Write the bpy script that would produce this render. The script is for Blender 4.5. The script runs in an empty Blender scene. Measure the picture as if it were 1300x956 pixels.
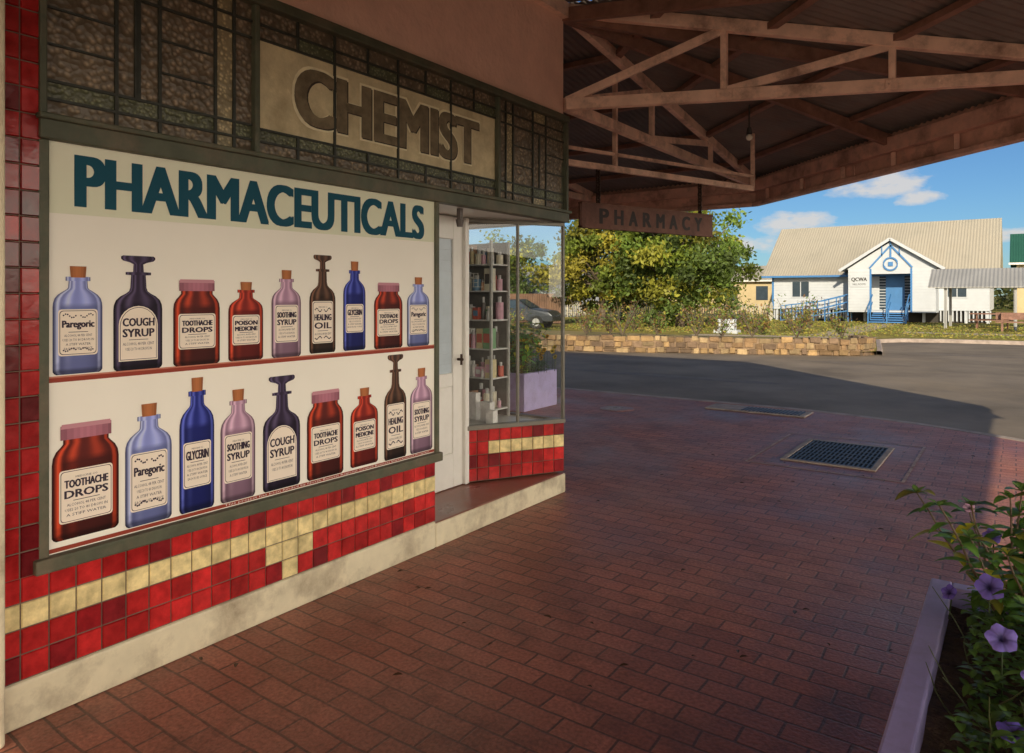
import bpy, math, random
from mathutils import Vector, Matrix, noise as mnoise
random.seed(7)
R = math.radians
scene = bpy.context.scene
COL = scene.collection

# ------------------------------------------------------------------ helpers
def empty(name, loc=(0, 0, 0)):
    e = bpy.data.objects.new(name, None)
    e.location = loc
    e.empty_display_size = 0.2
    COL.objects.link(e)
    return e

def parent(o, p):
    if p is not None:
        o.parent = p
        o.matrix_parent_inverse = Matrix.Translation(Vector(p.location)).inverted()

class MB:
    def __init__(s):
        s.v = []; s.f = []; s.m = []; s.c = []
    def add(s, vs, fs, mi=0, col=(1, 1, 1)):
        o = len(s.v)
        s.v += [tuple(x) for x in vs]
        if len(col) == len(vs) and hasattr(col[0], '__len__'):
            s.c += [tuple(c) for c in col]
        else:
            s.c += [tuple(col)] * len(vs)
        for f in fs:
            s.f.append([i + o for i in f]); s.m.append(mi)
    def box(s, x0, x1, y0, y1, z0, z1, mi=0, col=(1, 1, 1)):
        vs = [(x0, y0, z0), (x1, y0, z0), (x1, y1, z0), (x0, y1, z0), (x0, y0, z1), (x1, y0, z1), (x1, y1, z1), (x0, y1, z1)]
        s.add(vs, [(0, 3, 2, 1), (4, 5, 6, 7), (0, 1, 5, 4), (1, 2, 6, 5), (2, 3, 7, 6), (3, 0, 4, 7)], mi, col)
    def beam(s, p0, p1, w, h, mi=0, col=(1, 1, 1)):
        p0 = Vector(p0); p1 = Vector(p1); d = (p1 - p0).normalized()
        up = Vector((0, 0, 1)) if abs(d.z) < .95 else Vector((0, 1, 0))
        r = d.cross(up).normalized(); u = r.cross(d).normalized()
        vs = []
        for p in (p0, p1):
            for a, b in ((-1, -1), (1, -1), (1, 1), (-1, 1)):
                vs.append(p + r * (a * w / 2) + u * (b * h / 2))
        s.add(vs, [(0, 1, 2, 3), (7, 6, 5, 4), (0, 4, 5, 1), (1, 5, 6, 2), (2, 6, 7, 3), (3, 7, 4, 0)], mi, col)
    def cyl(s, p0, p1, r0, r1=None, n=10, mi=0, col=(1, 1, 1), cap=True):
        if r1 is None: r1 = r0
        p0 = Vector(p0); p1 = Vector(p1); d = (p1 - p0).normalized()
        up = Vector((0, 0, 1)) if abs(d.z) < .95 else Vector((0, 1, 0))
        r = d.cross(up).normalized(); u = r.cross(d).normalized()
        vs = []
        for p, q in ((p0, r0), (p1, r1)):
            for i in range(n):
                a = 2 * math.pi * i / n
                vs.append(p + r * (q * math.cos(a)) + u * (q * math.sin(a)))
        fs = [(i, (i + 1) % n, n + (i + 1) % n, n + i) for i in range(n)]
        if cap:
            fs += [tuple(range(n - 1, -1, -1)), tuple(range(n, 2 * n))]
        s.add(vs, fs, mi, col)
    def prism(s, pts, ext, mi=0, col=(1, 1, 1)):
        n = len(pts); e = Vector(ext)
        vs = [Vector(p) for p in pts] + [Vector(p) + e for p in pts]
        fs = [tuple(range(n)), tuple(range(2 * n - 1, n - 1, -1))] + [(i, i + n, (i + 1) % n + n, (i + 1) % n) for i in range(n)]
        s.add(vs, fs, mi, col)
    def obj(s, name, mats, par=None, smooth=False, bevel=0, bseg=1):
        me = bpy.data.meshes.new(name)
        me.from_pydata(s.v, [], s.f)
        for m in (mats if isinstance(mats, (list, tuple)) else [mats]):
            me.materials.append(m)
        me.polygons.foreach_set('material_index', s.m)
        ca = me.color_attributes.new('Col', 'FLOAT_COLOR', 'POINT')
        buf = []
        for c in s.c: buf += [c[0], c[1], c[2], 1.0]
        ca.data.foreach_set('color', buf)
        if smooth: me.polygons.foreach_set('use_smooth', [True] * len(me.polygons))
        me.update()
        o = bpy.data.objects.new(name, me)
        COL.objects.link(o)
        if bevel:
            b = o.modifiers.new('Bevel', 'BEVEL'); b.width = bevel; b.segments = bseg; b.limit_method = 'ANGLE'
        parent(o, par)
        return o

_tc = {}
def text_geo(body, res=3):
    k = (body, res)
    if k in _tc: return _tc[k]
    cu = bpy.data.curves.new('t', 'FONT'); cu.body = body; cu.resolution_u = res
    cu.fill_mode = 'FRONT'
    ob = bpy.data.objects.new('t', cu); COL.objects.link(ob)
    dg = bpy.context.evaluated_depsgraph_get(); dg.update()
    me = bpy.data.meshes.new_from_object(ob.evaluated_get(dg))
    vs = [v.co.copy() for v in me.vertices]; fs = [list(p.vertices) for p in me.polygons]
    bpy.data.objects.remove(ob); bpy.data.curves.remove(cu); bpy.data.meshes.remove(me)
    x0 = min(v.x for v in vs); x1 = max(v.x for v in vs); y0 = min(v.y for v in vs); y1 = max(v.y for v in vs)
    vs = [((v.x - x0) / (x1 - x0), (v.y - y0) / (y1 - y0)) for v in vs]
    _tc[k] = (vs, fs); return _tc[k]

def put_text(mb, body, o, r, u, w, h, mi=0, col=(0, 0, 0), bold=0.0, res=3):
    vs, fs = text_geo(body, res)
    o = Vector(o); r = Vector(r); u = Vector(u); n = r.cross(u)
    if not bold:
        mb.add([o + r * (a * w) + u * (b * h) for a, b in vs], fs, mi, col); return
    w2 = w - 2 * bold; h2 = h - 2 * bold * .4
    k = 0
    for sx in (-1, -.4, .4, 1):
        for sy in (-1, 1):
            k += 1
            oo = o + r * (bold + bold * sx) + u * (bold * .4 + bold * .4 * sy) + n * (.00012 * k)
            mb.add([oo + r * (a * w2) + u * (b * h2) for a, b in vs], fs, mi, col)

# ------------------------------------------------------------------ materials
def mat(name, col=(.5, .5, .5), rough=.6, var=.15, vs=3.0, bump=0.0, bs=40.0, usecol=False, dirt=None, dscale=1.2,
        metal=0.0, spec=.5, wave=None, streak=None, bdist=.01, rvar=0.0):
    m = bpy.data.materials.new(name); m.use_nodes = True
    nt = m.node_tree; N = nt.nodes; L = nt.links; N.clear()
    out = N.new('ShaderNodeOutputMaterial'); b = N.new('ShaderNodeBsdfPrincipled'); L.new(b.outputs[0], out.inputs[0])
    tc = N.new('ShaderNodeTexCoord')
    n1 = N.new('ShaderNodeTexNoise'); n1.inputs['Scale'].default_value = vs; n1.inputs['Detail'].default_value = 5; n1.inputs['Roughness'].default_value = .62
    L.new(tc.outputs['Object'], n1.inputs['Vector'])
    mr = N.new('ShaderNodeMapRange'); mr.inputs['From Min'].default_value = .3; mr.inputs['From Max'].default_value = .7
    mr.inputs['To Min'].default_value = 1 - var; mr.inputs['To Max'].default_value = 1 + var
    L.new(n1.outputs[0], mr.inputs['Value'])
    if usecol:
        at = N.new('ShaderNodeAttribute'); at.attribute_name = 'Col'
        mm = N.new('ShaderNodeVectorMath'); mm.operation = 'MULTIPLY'
        L.new(at.outputs['Color'], mm.inputs[0]); mm.inputs[1].default_value = col
        src = mm.outputs[0]
    else:
        rg = N.new('ShaderNodeRGB'); rg.outputs[0].default_value = (*col, 1); src = rg.outputs[0]
    sc = N.new('ShaderNodeVectorMath'); sc.operation = 'SCALE'
    L.new(src, sc.inputs[0]); L.new(mr.outputs[0], sc.inputs['Scale'])
    cur = sc.outputs[0]
    if dirt:
        n2 = N.new('ShaderNodeTexNoise'); n2.inputs['Scale'].default_value = dscale; n2.inputs['Detail'].default_value = 7; n2.inputs['Roughness'].default_value = .7
        if streak:
            mp = N.new('ShaderNodeMapping'); mp.inputs['Scale'].default_value = streak
            L.new(tc.outputs['Object'], mp.inputs[0]); L.new(mp.outputs[0], n2.inputs['Vector'])
        else:
            L.new(tc.outputs['Object'], n2.inputs['Vector'])
        r2 = N.new('ShaderNodeMapRange'); r2.inputs['From Min'].default_value = .48; r2.inputs['From Max'].default_value = .72
        r2.inputs['To Max'].default_value = dirt[1]
        L.new(n2.outputs[0], r2.inputs['Value'])
        mx = N.new('ShaderNodeMix'); mx.data_type = 'RGBA'
        L.new(r2.outputs[0], mx.inputs[0]); L.new(cur, mx.inputs[6]); mx.inputs[7].default_value = (*dirt[0], 1)
        cur = mx.outputs[2]
    L.new(cur, b.inputs['Base Color'])
    b.inputs['Roughness'].default_value = rough; b.inputs['Metallic'].default_value = metal
    b.inputs['Specular IOR Level'].default_value = spec
    if rvar:
        rr = N.new('ShaderNodeMapRange'); rr.inputs['From Min'].default_value = .3; rr.inputs['From Max'].default_value = .7
        rr.inputs['To Min'].default_value = max(0, rough - rvar); rr.inputs['To Max'].default_value = min(1, rough + rvar)
        L.new(n1.outputs[0], rr.inputs['Value']); L.new(rr.outputs[0], b.inputs['Roughness'])
    if bump or wave:
        bp = N.new('ShaderNodeBump'); bp.inputs['Strength'].default_value = bump if bump else wave[2]; bp.inputs['Distance'].default_value = bdist
        if wave:
            w = N.new('ShaderNodeTexWave'); w.bands_direction = wave[0]; w.inputs['Scale'].default_value = wave[1]
            L.new(tc.outputs['Object'], w.inputs['Vector']); L.new(w.outputs['Fac'], bp.inputs['Height'])
            bp.inputs['Distance'].default_value = .03
        else:
            n3 = N.new('ShaderNodeTexNoise'); n3.inputs['Scale'].default_value = bs; n3.inputs['Detail'].default_value = 4
            L.new(tc.outputs['Object'], n3.inputs['Vector']); L.new(n3.outputs[0], bp.inputs['Height'])
        L.new(bp.outputs[0], b.inputs['Normal'])
    return m

def brick_mat(name, c1, c2, mortar, bw, rh, ms, rough=.5, dirt=(.2, .13, .11), stain=(.10, .05, .04)):
    m = mat(name, c1, rough, .32, .9, rvar=.16, spec=.45)
    nt = m.node_tree; N = nt.nodes; L = nt.links
    b = [n for n in N if n.type == 'BSDF_PRINCIPLED'][0]; tc = [n for n in N if n.type == 'TEX_COORD'][0]
    nz = N.new('ShaderNodeTexNoise'); nz.inputs['Scale'].default_value = 2.2; nz.inputs['Detail'].default_value = 3
    L.new(tc.outputs['Object'], nz.inputs['Vector'])
    sub = N.new('ShaderNodeVectorMath'); sub.operation = 'SUBTRACT'; sub.inputs[1].default_value = (.5, .5, .5); L.new(nz.outputs['Color'], sub.inputs[0])
    scl = N.new('ShaderNodeVectorMath'); scl.operation = 'SCALE'; scl.inputs['Scale'].default_value = .035; L.new(sub.outputs[0], scl.inputs[0])
    ad = N.new('ShaderNodeVectorMath'); ad.operation = 'ADD'; L.new(tc.outputs['Object'], ad.inputs[0]); L.new(scl.outputs[0], ad.inputs[1])
    br = N.new('ShaderNodeTexBrick'); L.new(ad.outputs[0], br.inputs['Vector'])
    br.inputs['Scale'].default_value = 1; br.inputs['Brick Width'].default_value = bw; br.inputs['Row Height'].default_value = rh
    br.inputs['Mortar Size'].default_value = ms; br.inputs['Mortar Smooth'].default_value = .5; br.inputs['Bias'].default_value = -.1
    br.inputs['Color1'].default_value = (*c1, 1); br.inputs['Color2'].default_value = (*c2, 1); br.inputs['Mortar'].default_value = (*mortar, 1)
    sc = [n for n in N if n.type == 'VECT_MATH' and n.operation == 'SCALE' and n != scl][0]
    for l in list(sc.inputs[0].links): L.remove(l)
    L.new(br.outputs['Color'], sc.inputs[0])
    n2 = N.new('ShaderNodeTexNoise'); n2.inputs['Scale'].default_value = .55; n2.inputs['Detail'].default_value = 9; n2.inputs['Roughness'].default_value = .72
    L.new(tc.outputs['Object'], n2.inputs['Vector'])
    r2 = N.new('ShaderNodeMapRange'); r2.inputs['From Min'].default_value = .45; r2.inputs['From Max'].default_value = .75; r2.inputs['To Max'].default_value = .6
    L.new(n2.outputs[0], r2.inputs['Value'])
    mx = N.new('ShaderNodeMix'); mx.data_type = 'RGBA'; L.new(r2.outputs[0], mx.inputs[0]); L.new(sc.outputs[0], mx.inputs[6]); mx.inputs[7].default_value = (*dirt, 1)
    n5 = N.new('ShaderNodeTexNoise'); n5.inputs['Scale'].default_value = 2.3; n5.inputs['Detail'].default_value = 8; n5.inputs['Roughness'].default_value = .75
    L.new(tc.outputs['Object'], n5.inputs['Vector'])
    r5 = N.new('ShaderNodeMapRange'); r5.inputs['From Min'].default_value = .50; r5.inputs['From Max'].default_value = .70; r5.inputs['To Max'].default_value = .75
    L.new(n5.outputs[0], r5.inputs['Value'])
    mx5 = N.new('ShaderNodeMix'); mx5.data_type = 'RGBA'; L.new(r5.outputs[0], mx5.inputs[0]); L.new(mx.outputs[2], mx5.inputs[6]); mx5.inputs[7].default_value = (*stain, 1)
    n4 = N.new('ShaderNodeTexNoise'); n4.inputs['Scale'].default_value = 60; n4.inputs['Detail'].default_value = 4; L.new(tc.outputs['Object'], n4.inputs['Vector'])
    r4 = N.new('ShaderNodeMapRange'); r4.inputs['From Min'].default_value = .3; r4.inputs['From Max'].default_value = .7; r4.inputs['To Min'].default_value = .72; r4.inputs['To Max'].default_value = 1.28
    L.new(n4.outputs[0], r4.inputs['Value'])
    s4 = N.new('ShaderNodeVectorMath'); s4.operation = 'SCALE'; L.new(mx5.outputs[2], s4.inputs[0]); L.new(r4.outputs[0], s4.inputs['Scale'])
    L.new(s4.outputs[0], b.inputs['Base Color'])
    hm = N.new('ShaderNodeMath'); hm.operation = 'MULTIPLY_ADD'; L.new(br.outputs['Fac'], hm.inputs[0]); hm.inputs[1].default_value = -1.0; L.new(n4.outputs[0], hm.inputs[2])
    bp = N.new('ShaderNodeBump'); bp.inputs['Strength'].default_value = .7; bp.inputs['Distance'].default_value = .006
    L.new(hm.outputs[0], bp.inputs['Height']); L.new(bp.outputs[0], b.inputs['Normal'])
    return m

def glass_mat(name, tint=(1, 1, 1), refl=.12):
    m = bpy.data.materials.new(name); m.use_nodes = True
    nt = m.node_tree; N = nt.nodes; L = nt.links; N.clear()
    out = N.new('ShaderNodeOutputMaterial'); mx = N.new('ShaderNodeMixShader')
    t = N.new('ShaderNodeBsdfTransparent'); t.inputs[0].default_value = (*tint, 1)
    g = N.new('ShaderNodeBsdfGlossy'); g.inputs['Roughness'].default_value = .01
    lw = N.new('ShaderNodeLayerWeight'); lw.inputs[0].default_value = .3
    a = N.new('ShaderNodeMath'); a.operation = 'MULTIPLY_ADD'; a.inputs[1].default_value = .6; a.inputs[2].default_value = refl
    L.new(lw.outputs['Fresnel'], a.inputs[0]); L.new(a.outputs[0], mx.inputs[0])
    L.new(t.outputs[0], mx.inputs[1]); L.new(g.outputs[0], mx.inputs[2]); L.new(mx.outputs[0], out.inputs[0])
    return m

def leaf_mat(name, col, trans=.35, rough=.5):
    m = bpy.data.materials.new(name); m.use_nodes = True
    nt = m.node_tree; N = nt.nodes; L = nt.links; N.clear()
    out = N.new('ShaderNodeOutputMaterial'); b = N.new('ShaderNodeBsdfPrincipled'); b.inputs['Roughness'].default_value = rough
    at = N.new('ShaderNodeAttribute'); at.attribute_name = 'Col'
    L.new(at.outputs['Color'], b.inputs['Base Color'])
    t = N.new('ShaderNodeBsdfTranslucent'); mx = N.new('ShaderNodeMixShader'); mx.inputs[0].default_value = trans
    L.new(at.outputs['Color'], t.inputs[0])
    L.new(b.outputs[0], mx.inputs[1]); L.new(t.outputs[0], mx.inputs[2]); L.new(mx.outputs[0], out.inputs[0])
    return m

M = {}
M['pink'] = mat('pink_render_paint', (.88, .56, .43), .85, .10, 2.5, bump=.8, bs=22, dirt=((.55, .32, .24), .3), dscale=.9)
M['tile'] = mat('glazed_tile', (1, 1, 1), .16, .35, 14, usecol=True, bump=.12, bs=18, rvar=.08)
M['grout'] = mat('tile_grout', (.16, .12, .09), .9)
M['plinth'] = mat('cream_plinth_paint', (.76, .68, .48), .6, .12, 6, bump=.15, bs=30, dirt=((.25, .18, .11), .85), dscale=2.5)
M['green'] = mat('olive_green_paint', (.085, .092, .06), .5, .2, 9, bump=.1, bs=25, dirt=((.22, .15, .10), .5), dscale=4, spec=.3)
M['lead'] = mat('lead_came', (.035, .038, .03), .5, .25, 20, spec=.3)
M['print'] = mat('printed_poster_vinyl', (1, 1, 1), .5, .03, 1.2, usecol=True, spec=.15)
M['white'] = mat('white_gloss_paint', (.80, .79, .74), .35, .06, 3, dirt=((.5, .46, .38), .3))
M['conc'] = mat('concrete_kerb', (.38, .31, .26), .85, .2, 5, bump=.3, bs=60, dirt=((.14, .10, .09), .7), dscale=3)
M['step'] = mat('brown_step_paint', (.24, .09, .06), .35, .25, 4, dirt=((.36, .20, .15), .5), dscale=3, rvar=.1)
M['truss'] = mat('pink_timber_paint', (.88, .60, .46), .6, .15, 6, bump=.25, bs=28, dirt=((.15, .07, .045), .8), dscale=3.2)
M['fascia'] = mat('stained_pink_fascia', (.72, .43, .33), .6, .2, 5, bump=.25, bs=28, dirt=((.10, .05, .035), .85), dscale=2.2)
M['rust'] = mat('aged_brown_timber', (.22, .11, .075), .65, .3, 7, bump=.3, bs=30, dirt=((.38, .22, .17), .5), dscale=4)
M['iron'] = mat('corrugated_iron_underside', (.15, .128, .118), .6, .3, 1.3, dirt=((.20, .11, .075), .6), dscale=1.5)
M['signbrown'] = mat('weathered_sign_board', (.13, .055, .038), .75, .3, 6, bump=.4, bs=20, dirt=((.25, .13, .085), .6), dscale=5)
M['signlet'] = mat('faded_sign_letter', (.016, .009, .008), .7)
M['chain'] = mat('rusty_chain', (.06, .035, .025), .6, metal=.5)
M['glass'] = glass_mat('window_glass', (.95, .97, .96), .05)
M['frost'] = mat('frosted_door_glass', (.50, .58, .64), .25, .1, 3)
M['dark'] = mat('dark_interior', (.05, .045, .04), .9)
M['inter'] = mat('interior_paint', (.5, .46, .40), .8)
M['goods'] = mat('shop_goods', (1, 1, 1), .45, .15, 20, usecol=True)
M['lilac'] = mat('lilac_planter_paint', (.50, .42, .72), .5, .1, 5, bump=.2, bs=30, dirt=((.30, .24, .38), .6), dscale=6)
M['soil'] = mat('garden_soil', (.09, .055, .032), .95, .4, 20, bump=1, bs=40, bdist=.03)
M['asphalt'] = mat('asphalt_road', (.225, .185, .14), .85, .3, .5, bump=.5, bs=120, dirt=((.36, .28, .185), .6), dscale=.18, spec=.25)
M['grass'] = mat('dry_grass', (.30, .25, .06), .95, .4, 1.2, bump=1, bs=14, dirt=((.13, .17, .03), .8), dscale=.35, bdist=.05, spec=.2)
M['stone'] = mat('sandstone_rubble', (1, 1, 1), .9, .3, 6, usecol=True, bump=.6, bs=12, bdist=.02)
M['wboard'] = mat('white_weatherboard', (.51, .545, .58), .55, .05, 2)
M['blue'] = mat('blue_trim_paint', (.055, .20, .46), .45, .1, 3)
M['roofc'] = mat('cream_corrugated_roof', (.46, .42, .33), .5, .12, .5, wave=('X', 2.0, .6), dirt=((.30, .25, .18), .4), dscale=.5)
M['roofg'] = mat('grey_corrugated_roof', (.33, .33, .32), .5, .12, .5, wave=('X', 2.0, .6))
M['roofgreen'] = mat('green_roof', (.03, .12, .08), .5, .1, .5, wave=('X', 2.0, .4))
M['creamwall'] = mat('cream_wall', (.55, .44, .25), .8, .1, 1)
M['winglass'] = mat('far_window_glass', (.05, .07, .09), .12)
M['bark'] = mat('tree_bark', (.13, .10, .07), .9, .35, 9, bump=1, bs=15, bdist=.03)
M['leafT'] = leaf_mat('tree_foliage', (1, 1, 1), .3, .6)
M['leafP'] = leaf_mat('plant_leaf', (1, 1, 1), .3, .4)
M['petal'] = leaf_mat('petunia_petal', (1, 1, 1), .3, .6)
M['grate'] = mat('iron_grate', (.05, .055, .06), .45, .3, 10, metal=.6)
M['black'] = mat('void_black', (.01, .01, .01), .9)
M['paver'] = brick_mat('red_brown_brick_paving', (.40, .150, .100), (.29, .103, .070), (.13, .062, .046), .23, .115, .007, .50, (.46, .255, .185), (.12, .052, .038))
M['paint'] = mat('car_paint', (.07, .075, .085), .25, .03, 1, metal=.4)
M['rubber'] = mat('tyre_rubber', (.02, .02, .02), .8)
M['lamp'] = mat('lamp_glass', (.75, .72, .62), .2)

def hammered(name, c, sc=38, st=.9, rough=.3):
    m = mat(name, c, rough, .3, 5, dirt=((c[0] * .6, c[1] * .55, c[2] * .5), .4), dscale=3, spec=.4)
    nt = m.node_tree; N = nt.nodes; L = nt.links
    b = [n for n in N if n.type == 'BSDF_PRINCIPLED'][0]; tc = [n for n in N if n.type == 'TEX_COORD'][0]
    v = N.new('ShaderNodeTexVoronoi'); v.feature = 'SMOOTH_F1'; v.inputs['Smoothness'].default_value = .3; v.inputs['Scale'].default_value = sc; L.new(tc.outputs['Object'], v.inputs['Vector'])
    bp = N.new('ShaderNodeBump'); bp.inputs['Strength'].default_value = st; bp.inputs['Distance'].default_value = .008
    L.new(v.outputs['Distance'], bp.inputs['Height']); L.new(bp.outputs[0], b.inputs['Normal'])
    r = N.new('ShaderNodeMapRange'); r.inputs['From Min'].default_value = .15; r.inputs['From Max'].default_value = .5; r.inputs['To Min'].default_value = 1.2; r.inputs['To Max'].default_value = .5
    L.new(v.outputs['Distance'], r.inputs['Value'])
    s = N.new('ShaderNodeVectorMath'); s.operation = 'SCALE'
    L.new(b.inputs['Base Color'].links[0].from_socket, s.inputs[0]); L.new(r.outputs[0], s.inputs['Scale']); L.new(s.outputs[0], b.inputs['Base Color'])
    return m
M['hamA'] = hammered('hammered_brown_glass', (.25, .19, .125), 40)
M['hamB'] = hammered('hammered_green_glass', (.17, .18, .10), 60, .6)
M['hamC'] = hammered('hammered_amber_glass', (.50, .41, .23), 55, .4, .35)
M['sign_glass'] = mat('painted_cream_sign_glass', (.60, .51, .31), .5, .2, 7, bump=.2, bs=60, dirt=((.26, .18, .095), .6), dscale=3, spec=.25)
M['letter'] = mat('sign_letter_brown', (.16, .125, .075), .6, .3, 12, dirt=((.27, .21, .13), .5), dscale=6, spec=.2)
M['letsh'] = mat('sign_letter_outline', (.78, .70, .47), .5, .15, 10, spec=.2)
M['letdk'] = mat('sign_letter_shadow', (.05, .04, .03), .6, .2, 10, spec=.2)

# ------------------------------------------------------------------ world, sun, camera
ELEV = R(21.7)
tx, ty = -.316, .949
sun_d = bpy.data.lights.new('sun', 'SUN'); sun_d.energy = 5.0; sun_d.angle = R(.5); sun_d.color = (1.0, .86, .64)
sun = bpy.data.objects.new('sun', sun_d); COL.objects.link(sun)
trav = Vector((tx * math.cos(ELEV), ty * math.cos(ELEV), -math.sin(ELEV)))
sun.rotation_euler = trav.to_track_quat('-Z', 'Y').to_euler()
sun.location = (8, -20, 12)

w = bpy.data.worlds.new('World'); scene.world = w; w.use_nodes = True
nt = w.node_tree; N = nt.nodes; L = nt.links; N.clear()
wo = N.new('ShaderNodeOutputWorld'); bg = N.new('ShaderNodeBackground'); L.new(bg.outputs[0], wo.inputs[0])
sky = N.new('ShaderNodeTexSky'); sky.sky_type = 'NISHITA'; sky.sun_disc = False; sky.sun_elevation = ELEV
sky.sun_rotation = math.atan2(-tx, -ty) % (2 * math.pi)
sky.air_density = 1.0; sky.dust_density = .2; sky.ozone_density = 3.0
bg.inputs[1].default_value = .115
tint = N.new('ShaderNodeVectorMath'); tint.operation = 'MULTIPLY'; tint.inputs[1].default_value = (.40, .58, .76); L.new(sky.outputs[0], tint.inputs[0])
tc = N.new('ShaderNodeTexCoord'); sp = N.new('ShaderNodeSeparateXYZ'); L.new(tc.outputs['Generated'], sp.inputs[0])
def mth(op, a, b=None, c=None):
    n = N.new('ShaderNodeMath'); n.operation = op
    for i, x in enumerate((a, b, c)):
        if x is None: continue
        if isinstance(x, (int, float)): n.inputs[i].default_value = x
        else: L.new(x, n.inputs[i])
    return n.outputs[0]
yy = mth('MAXIMUM', sp.outputs[1], .05)
A = mth('DIVIDE', sp.outputs[0], yy); B = mth('DIVIDE', sp.outputs[2], yy)
cn = N.new('ShaderNodeTexNoise'); cn.inputs['Scale'].default_value = 24; cn.inputs['Detail'].default_value = 8; cn.inputs['Roughness'].default_value = .6
mp = N.new('ShaderNodeMapping'); mp.inputs['Scale'].default_value = (1, 1, 2.2); L.new(tc.outputs['Generated'], mp.inputs[0]); L.new(mp.outputs[0], cn.inputs['Vector'])
def cloud(a, b, ra, rb):
    da = mth('DIVIDE', mth('SUBTRACT', A, a), ra); db = mth('DIVIDE', mth('SUBTRACT', B, b), rb)
    r2 = mth('ADD', mth('MULTIPLY', da, da), mth('MULTIPLY', db, db))
    return mth('SUBTRACT', 1.0, r2)
c = cloud(-.138, .140, .060, .021)
for args in ((-.10, .120, .03, .010), (-.250, .098, .050, .018), (-.17, .080, .07, .012), (-.03, .072, .06, .010), (-.32, .07, .08, .014), (-.7, .3, .3, .06)):
    c = mth('MAXIMUM', c, cloud(*args))
dens = mth('ADD', c, mth('MULTIPLY', mth('SUBTRACT', cn.outputs[0], .5), 3.4))
dens = mth('MULTIPLY', dens, .95)
dens = mth('MINIMUM', mth('MAXIMUM', dens, 0.0), .85)
mxn = N.new('ShaderNodeMix'); mxn.data_type = 'RGBA'; L.new(dens, mxn.inputs[0]); L.new(tint.outputs[0], mxn.inputs[6]); mxn.inputs[7].default_value = (6.2, 5.9, 5.6, 1)
# added fill glow low in the sky, out of view, to brighten the shaded shopfront
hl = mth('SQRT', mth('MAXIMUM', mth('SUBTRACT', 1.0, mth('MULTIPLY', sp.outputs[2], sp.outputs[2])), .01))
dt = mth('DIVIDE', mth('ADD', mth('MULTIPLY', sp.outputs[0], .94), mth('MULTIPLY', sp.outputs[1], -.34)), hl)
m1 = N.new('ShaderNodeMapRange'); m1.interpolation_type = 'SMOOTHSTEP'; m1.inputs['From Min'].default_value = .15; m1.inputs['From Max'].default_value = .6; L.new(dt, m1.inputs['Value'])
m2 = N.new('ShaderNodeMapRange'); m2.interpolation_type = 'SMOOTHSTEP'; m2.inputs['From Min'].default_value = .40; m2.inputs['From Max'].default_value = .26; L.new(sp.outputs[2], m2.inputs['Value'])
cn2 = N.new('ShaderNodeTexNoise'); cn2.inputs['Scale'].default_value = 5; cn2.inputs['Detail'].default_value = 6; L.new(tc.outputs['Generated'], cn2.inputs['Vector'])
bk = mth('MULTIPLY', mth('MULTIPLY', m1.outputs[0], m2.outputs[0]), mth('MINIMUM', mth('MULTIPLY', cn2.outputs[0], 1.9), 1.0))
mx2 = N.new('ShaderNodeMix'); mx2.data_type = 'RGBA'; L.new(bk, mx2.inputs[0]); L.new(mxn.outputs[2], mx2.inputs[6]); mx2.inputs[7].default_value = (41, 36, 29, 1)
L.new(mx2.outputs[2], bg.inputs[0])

cam_d = bpy.data.cameras.new('camera'); cam_d.sensor_width = 36; cam_d.lens = 24.92; cam_d.shift_y = -.0792; cam_d.clip_end = 3000; cam_d.clip_start = .05
cam = bpy.data.objects.new('camera', cam_d); COL.objects.link(cam)
cam.location = (3.01, 0, 1.6); cam.rotation_euler = (R(90), 0, R(35.54)); scene.camera = cam
scene.view_settings.view_transform = 'Standard'; scene.view_settings.look = 'None'; scene.view_settings.exposure = 0

# ------------------------------------------------------------------ ground, road, footpath
g = MB(); g.add([(-700, -700, -.13), (700, -700, -.13), (700, 1200, -.13), (-700, 1200, -.13)], [(0, 1, 2, 3)])
g.obj('ground', M['grass'])
g = MB(); g.add([(-90, -90, -.12), (90, -90, -.12), (90, 40, -.12), (-90, 40, -.12)], [(0, 1, 2, 3)])
g.obj('road', M['asphalt'])

path = [(-60, 10.4), (-30, 10.4), (-10, 10.4), (0, 10.4)]
for i in range(1, 24):
    a = R(90 - 90 * i / 24); path.append((5.9 * math.cos(a), 4.5 + 5.9 * math.sin(a)))
path += [(5.9, 4.5), (5.9, -30), (5.9, -60)]
g = MB(); pts = [(-60, -60, 0)] + [(x, y, 0) for x, y in path]
g.add(pts, [tuple(range(len(pts)))[::-1]])
g.obj('footpath', M['paver'])
g = MB(); g.add([(0.013, -40, .004), (5.88, -40, .004), (5.88, -.6, .004), (0.013, -.6, .004)], [(0, 1, 2, 3)])  # unseen pale sheet added behind the camera to bounce sunlight under the awning
g.obj('bounce_footpath', mat('pale_bounce_paving', (.55, .48, .40), .85, .15, 3, bump=.3, bs=60))
def strip(mb, path, w0, w1, z0, z1, mi=0):
    ns = []
    for i in range(len(path)):
        a = Vector(path[max(0, i - 1)]); b = Vector(path[min(len(path) - 1, i + 1)]); d = (b - a).normalized(); ns.append(Vector((-d.y, d.x)))
    rows = [(w0, z0), (w0, z1), (w1 - .03, z1), (w1, z1 - .03), (w1, z0)]
    vs = [(Vector(p).x + n.x * w, Vector(p).y + n.y * w, z) for p, n in zip(path, ns) for w, z in rows]
    k = len(rows); fs = []
    for i in range(len(path) - 1):
        for j in range(k - 1):
            fs.append((i * k + j, i * k + j + 1, (i + 1) * k + j + 1, (i + 1) * k + j))
    mb.add(vs, fs, mi)
g = MB(); strip(g, path, 0, .16, -.12, .004); strip(g, path, .16, .5, -.14, -.112)
g.obj('kerb', M['conc'])

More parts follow.
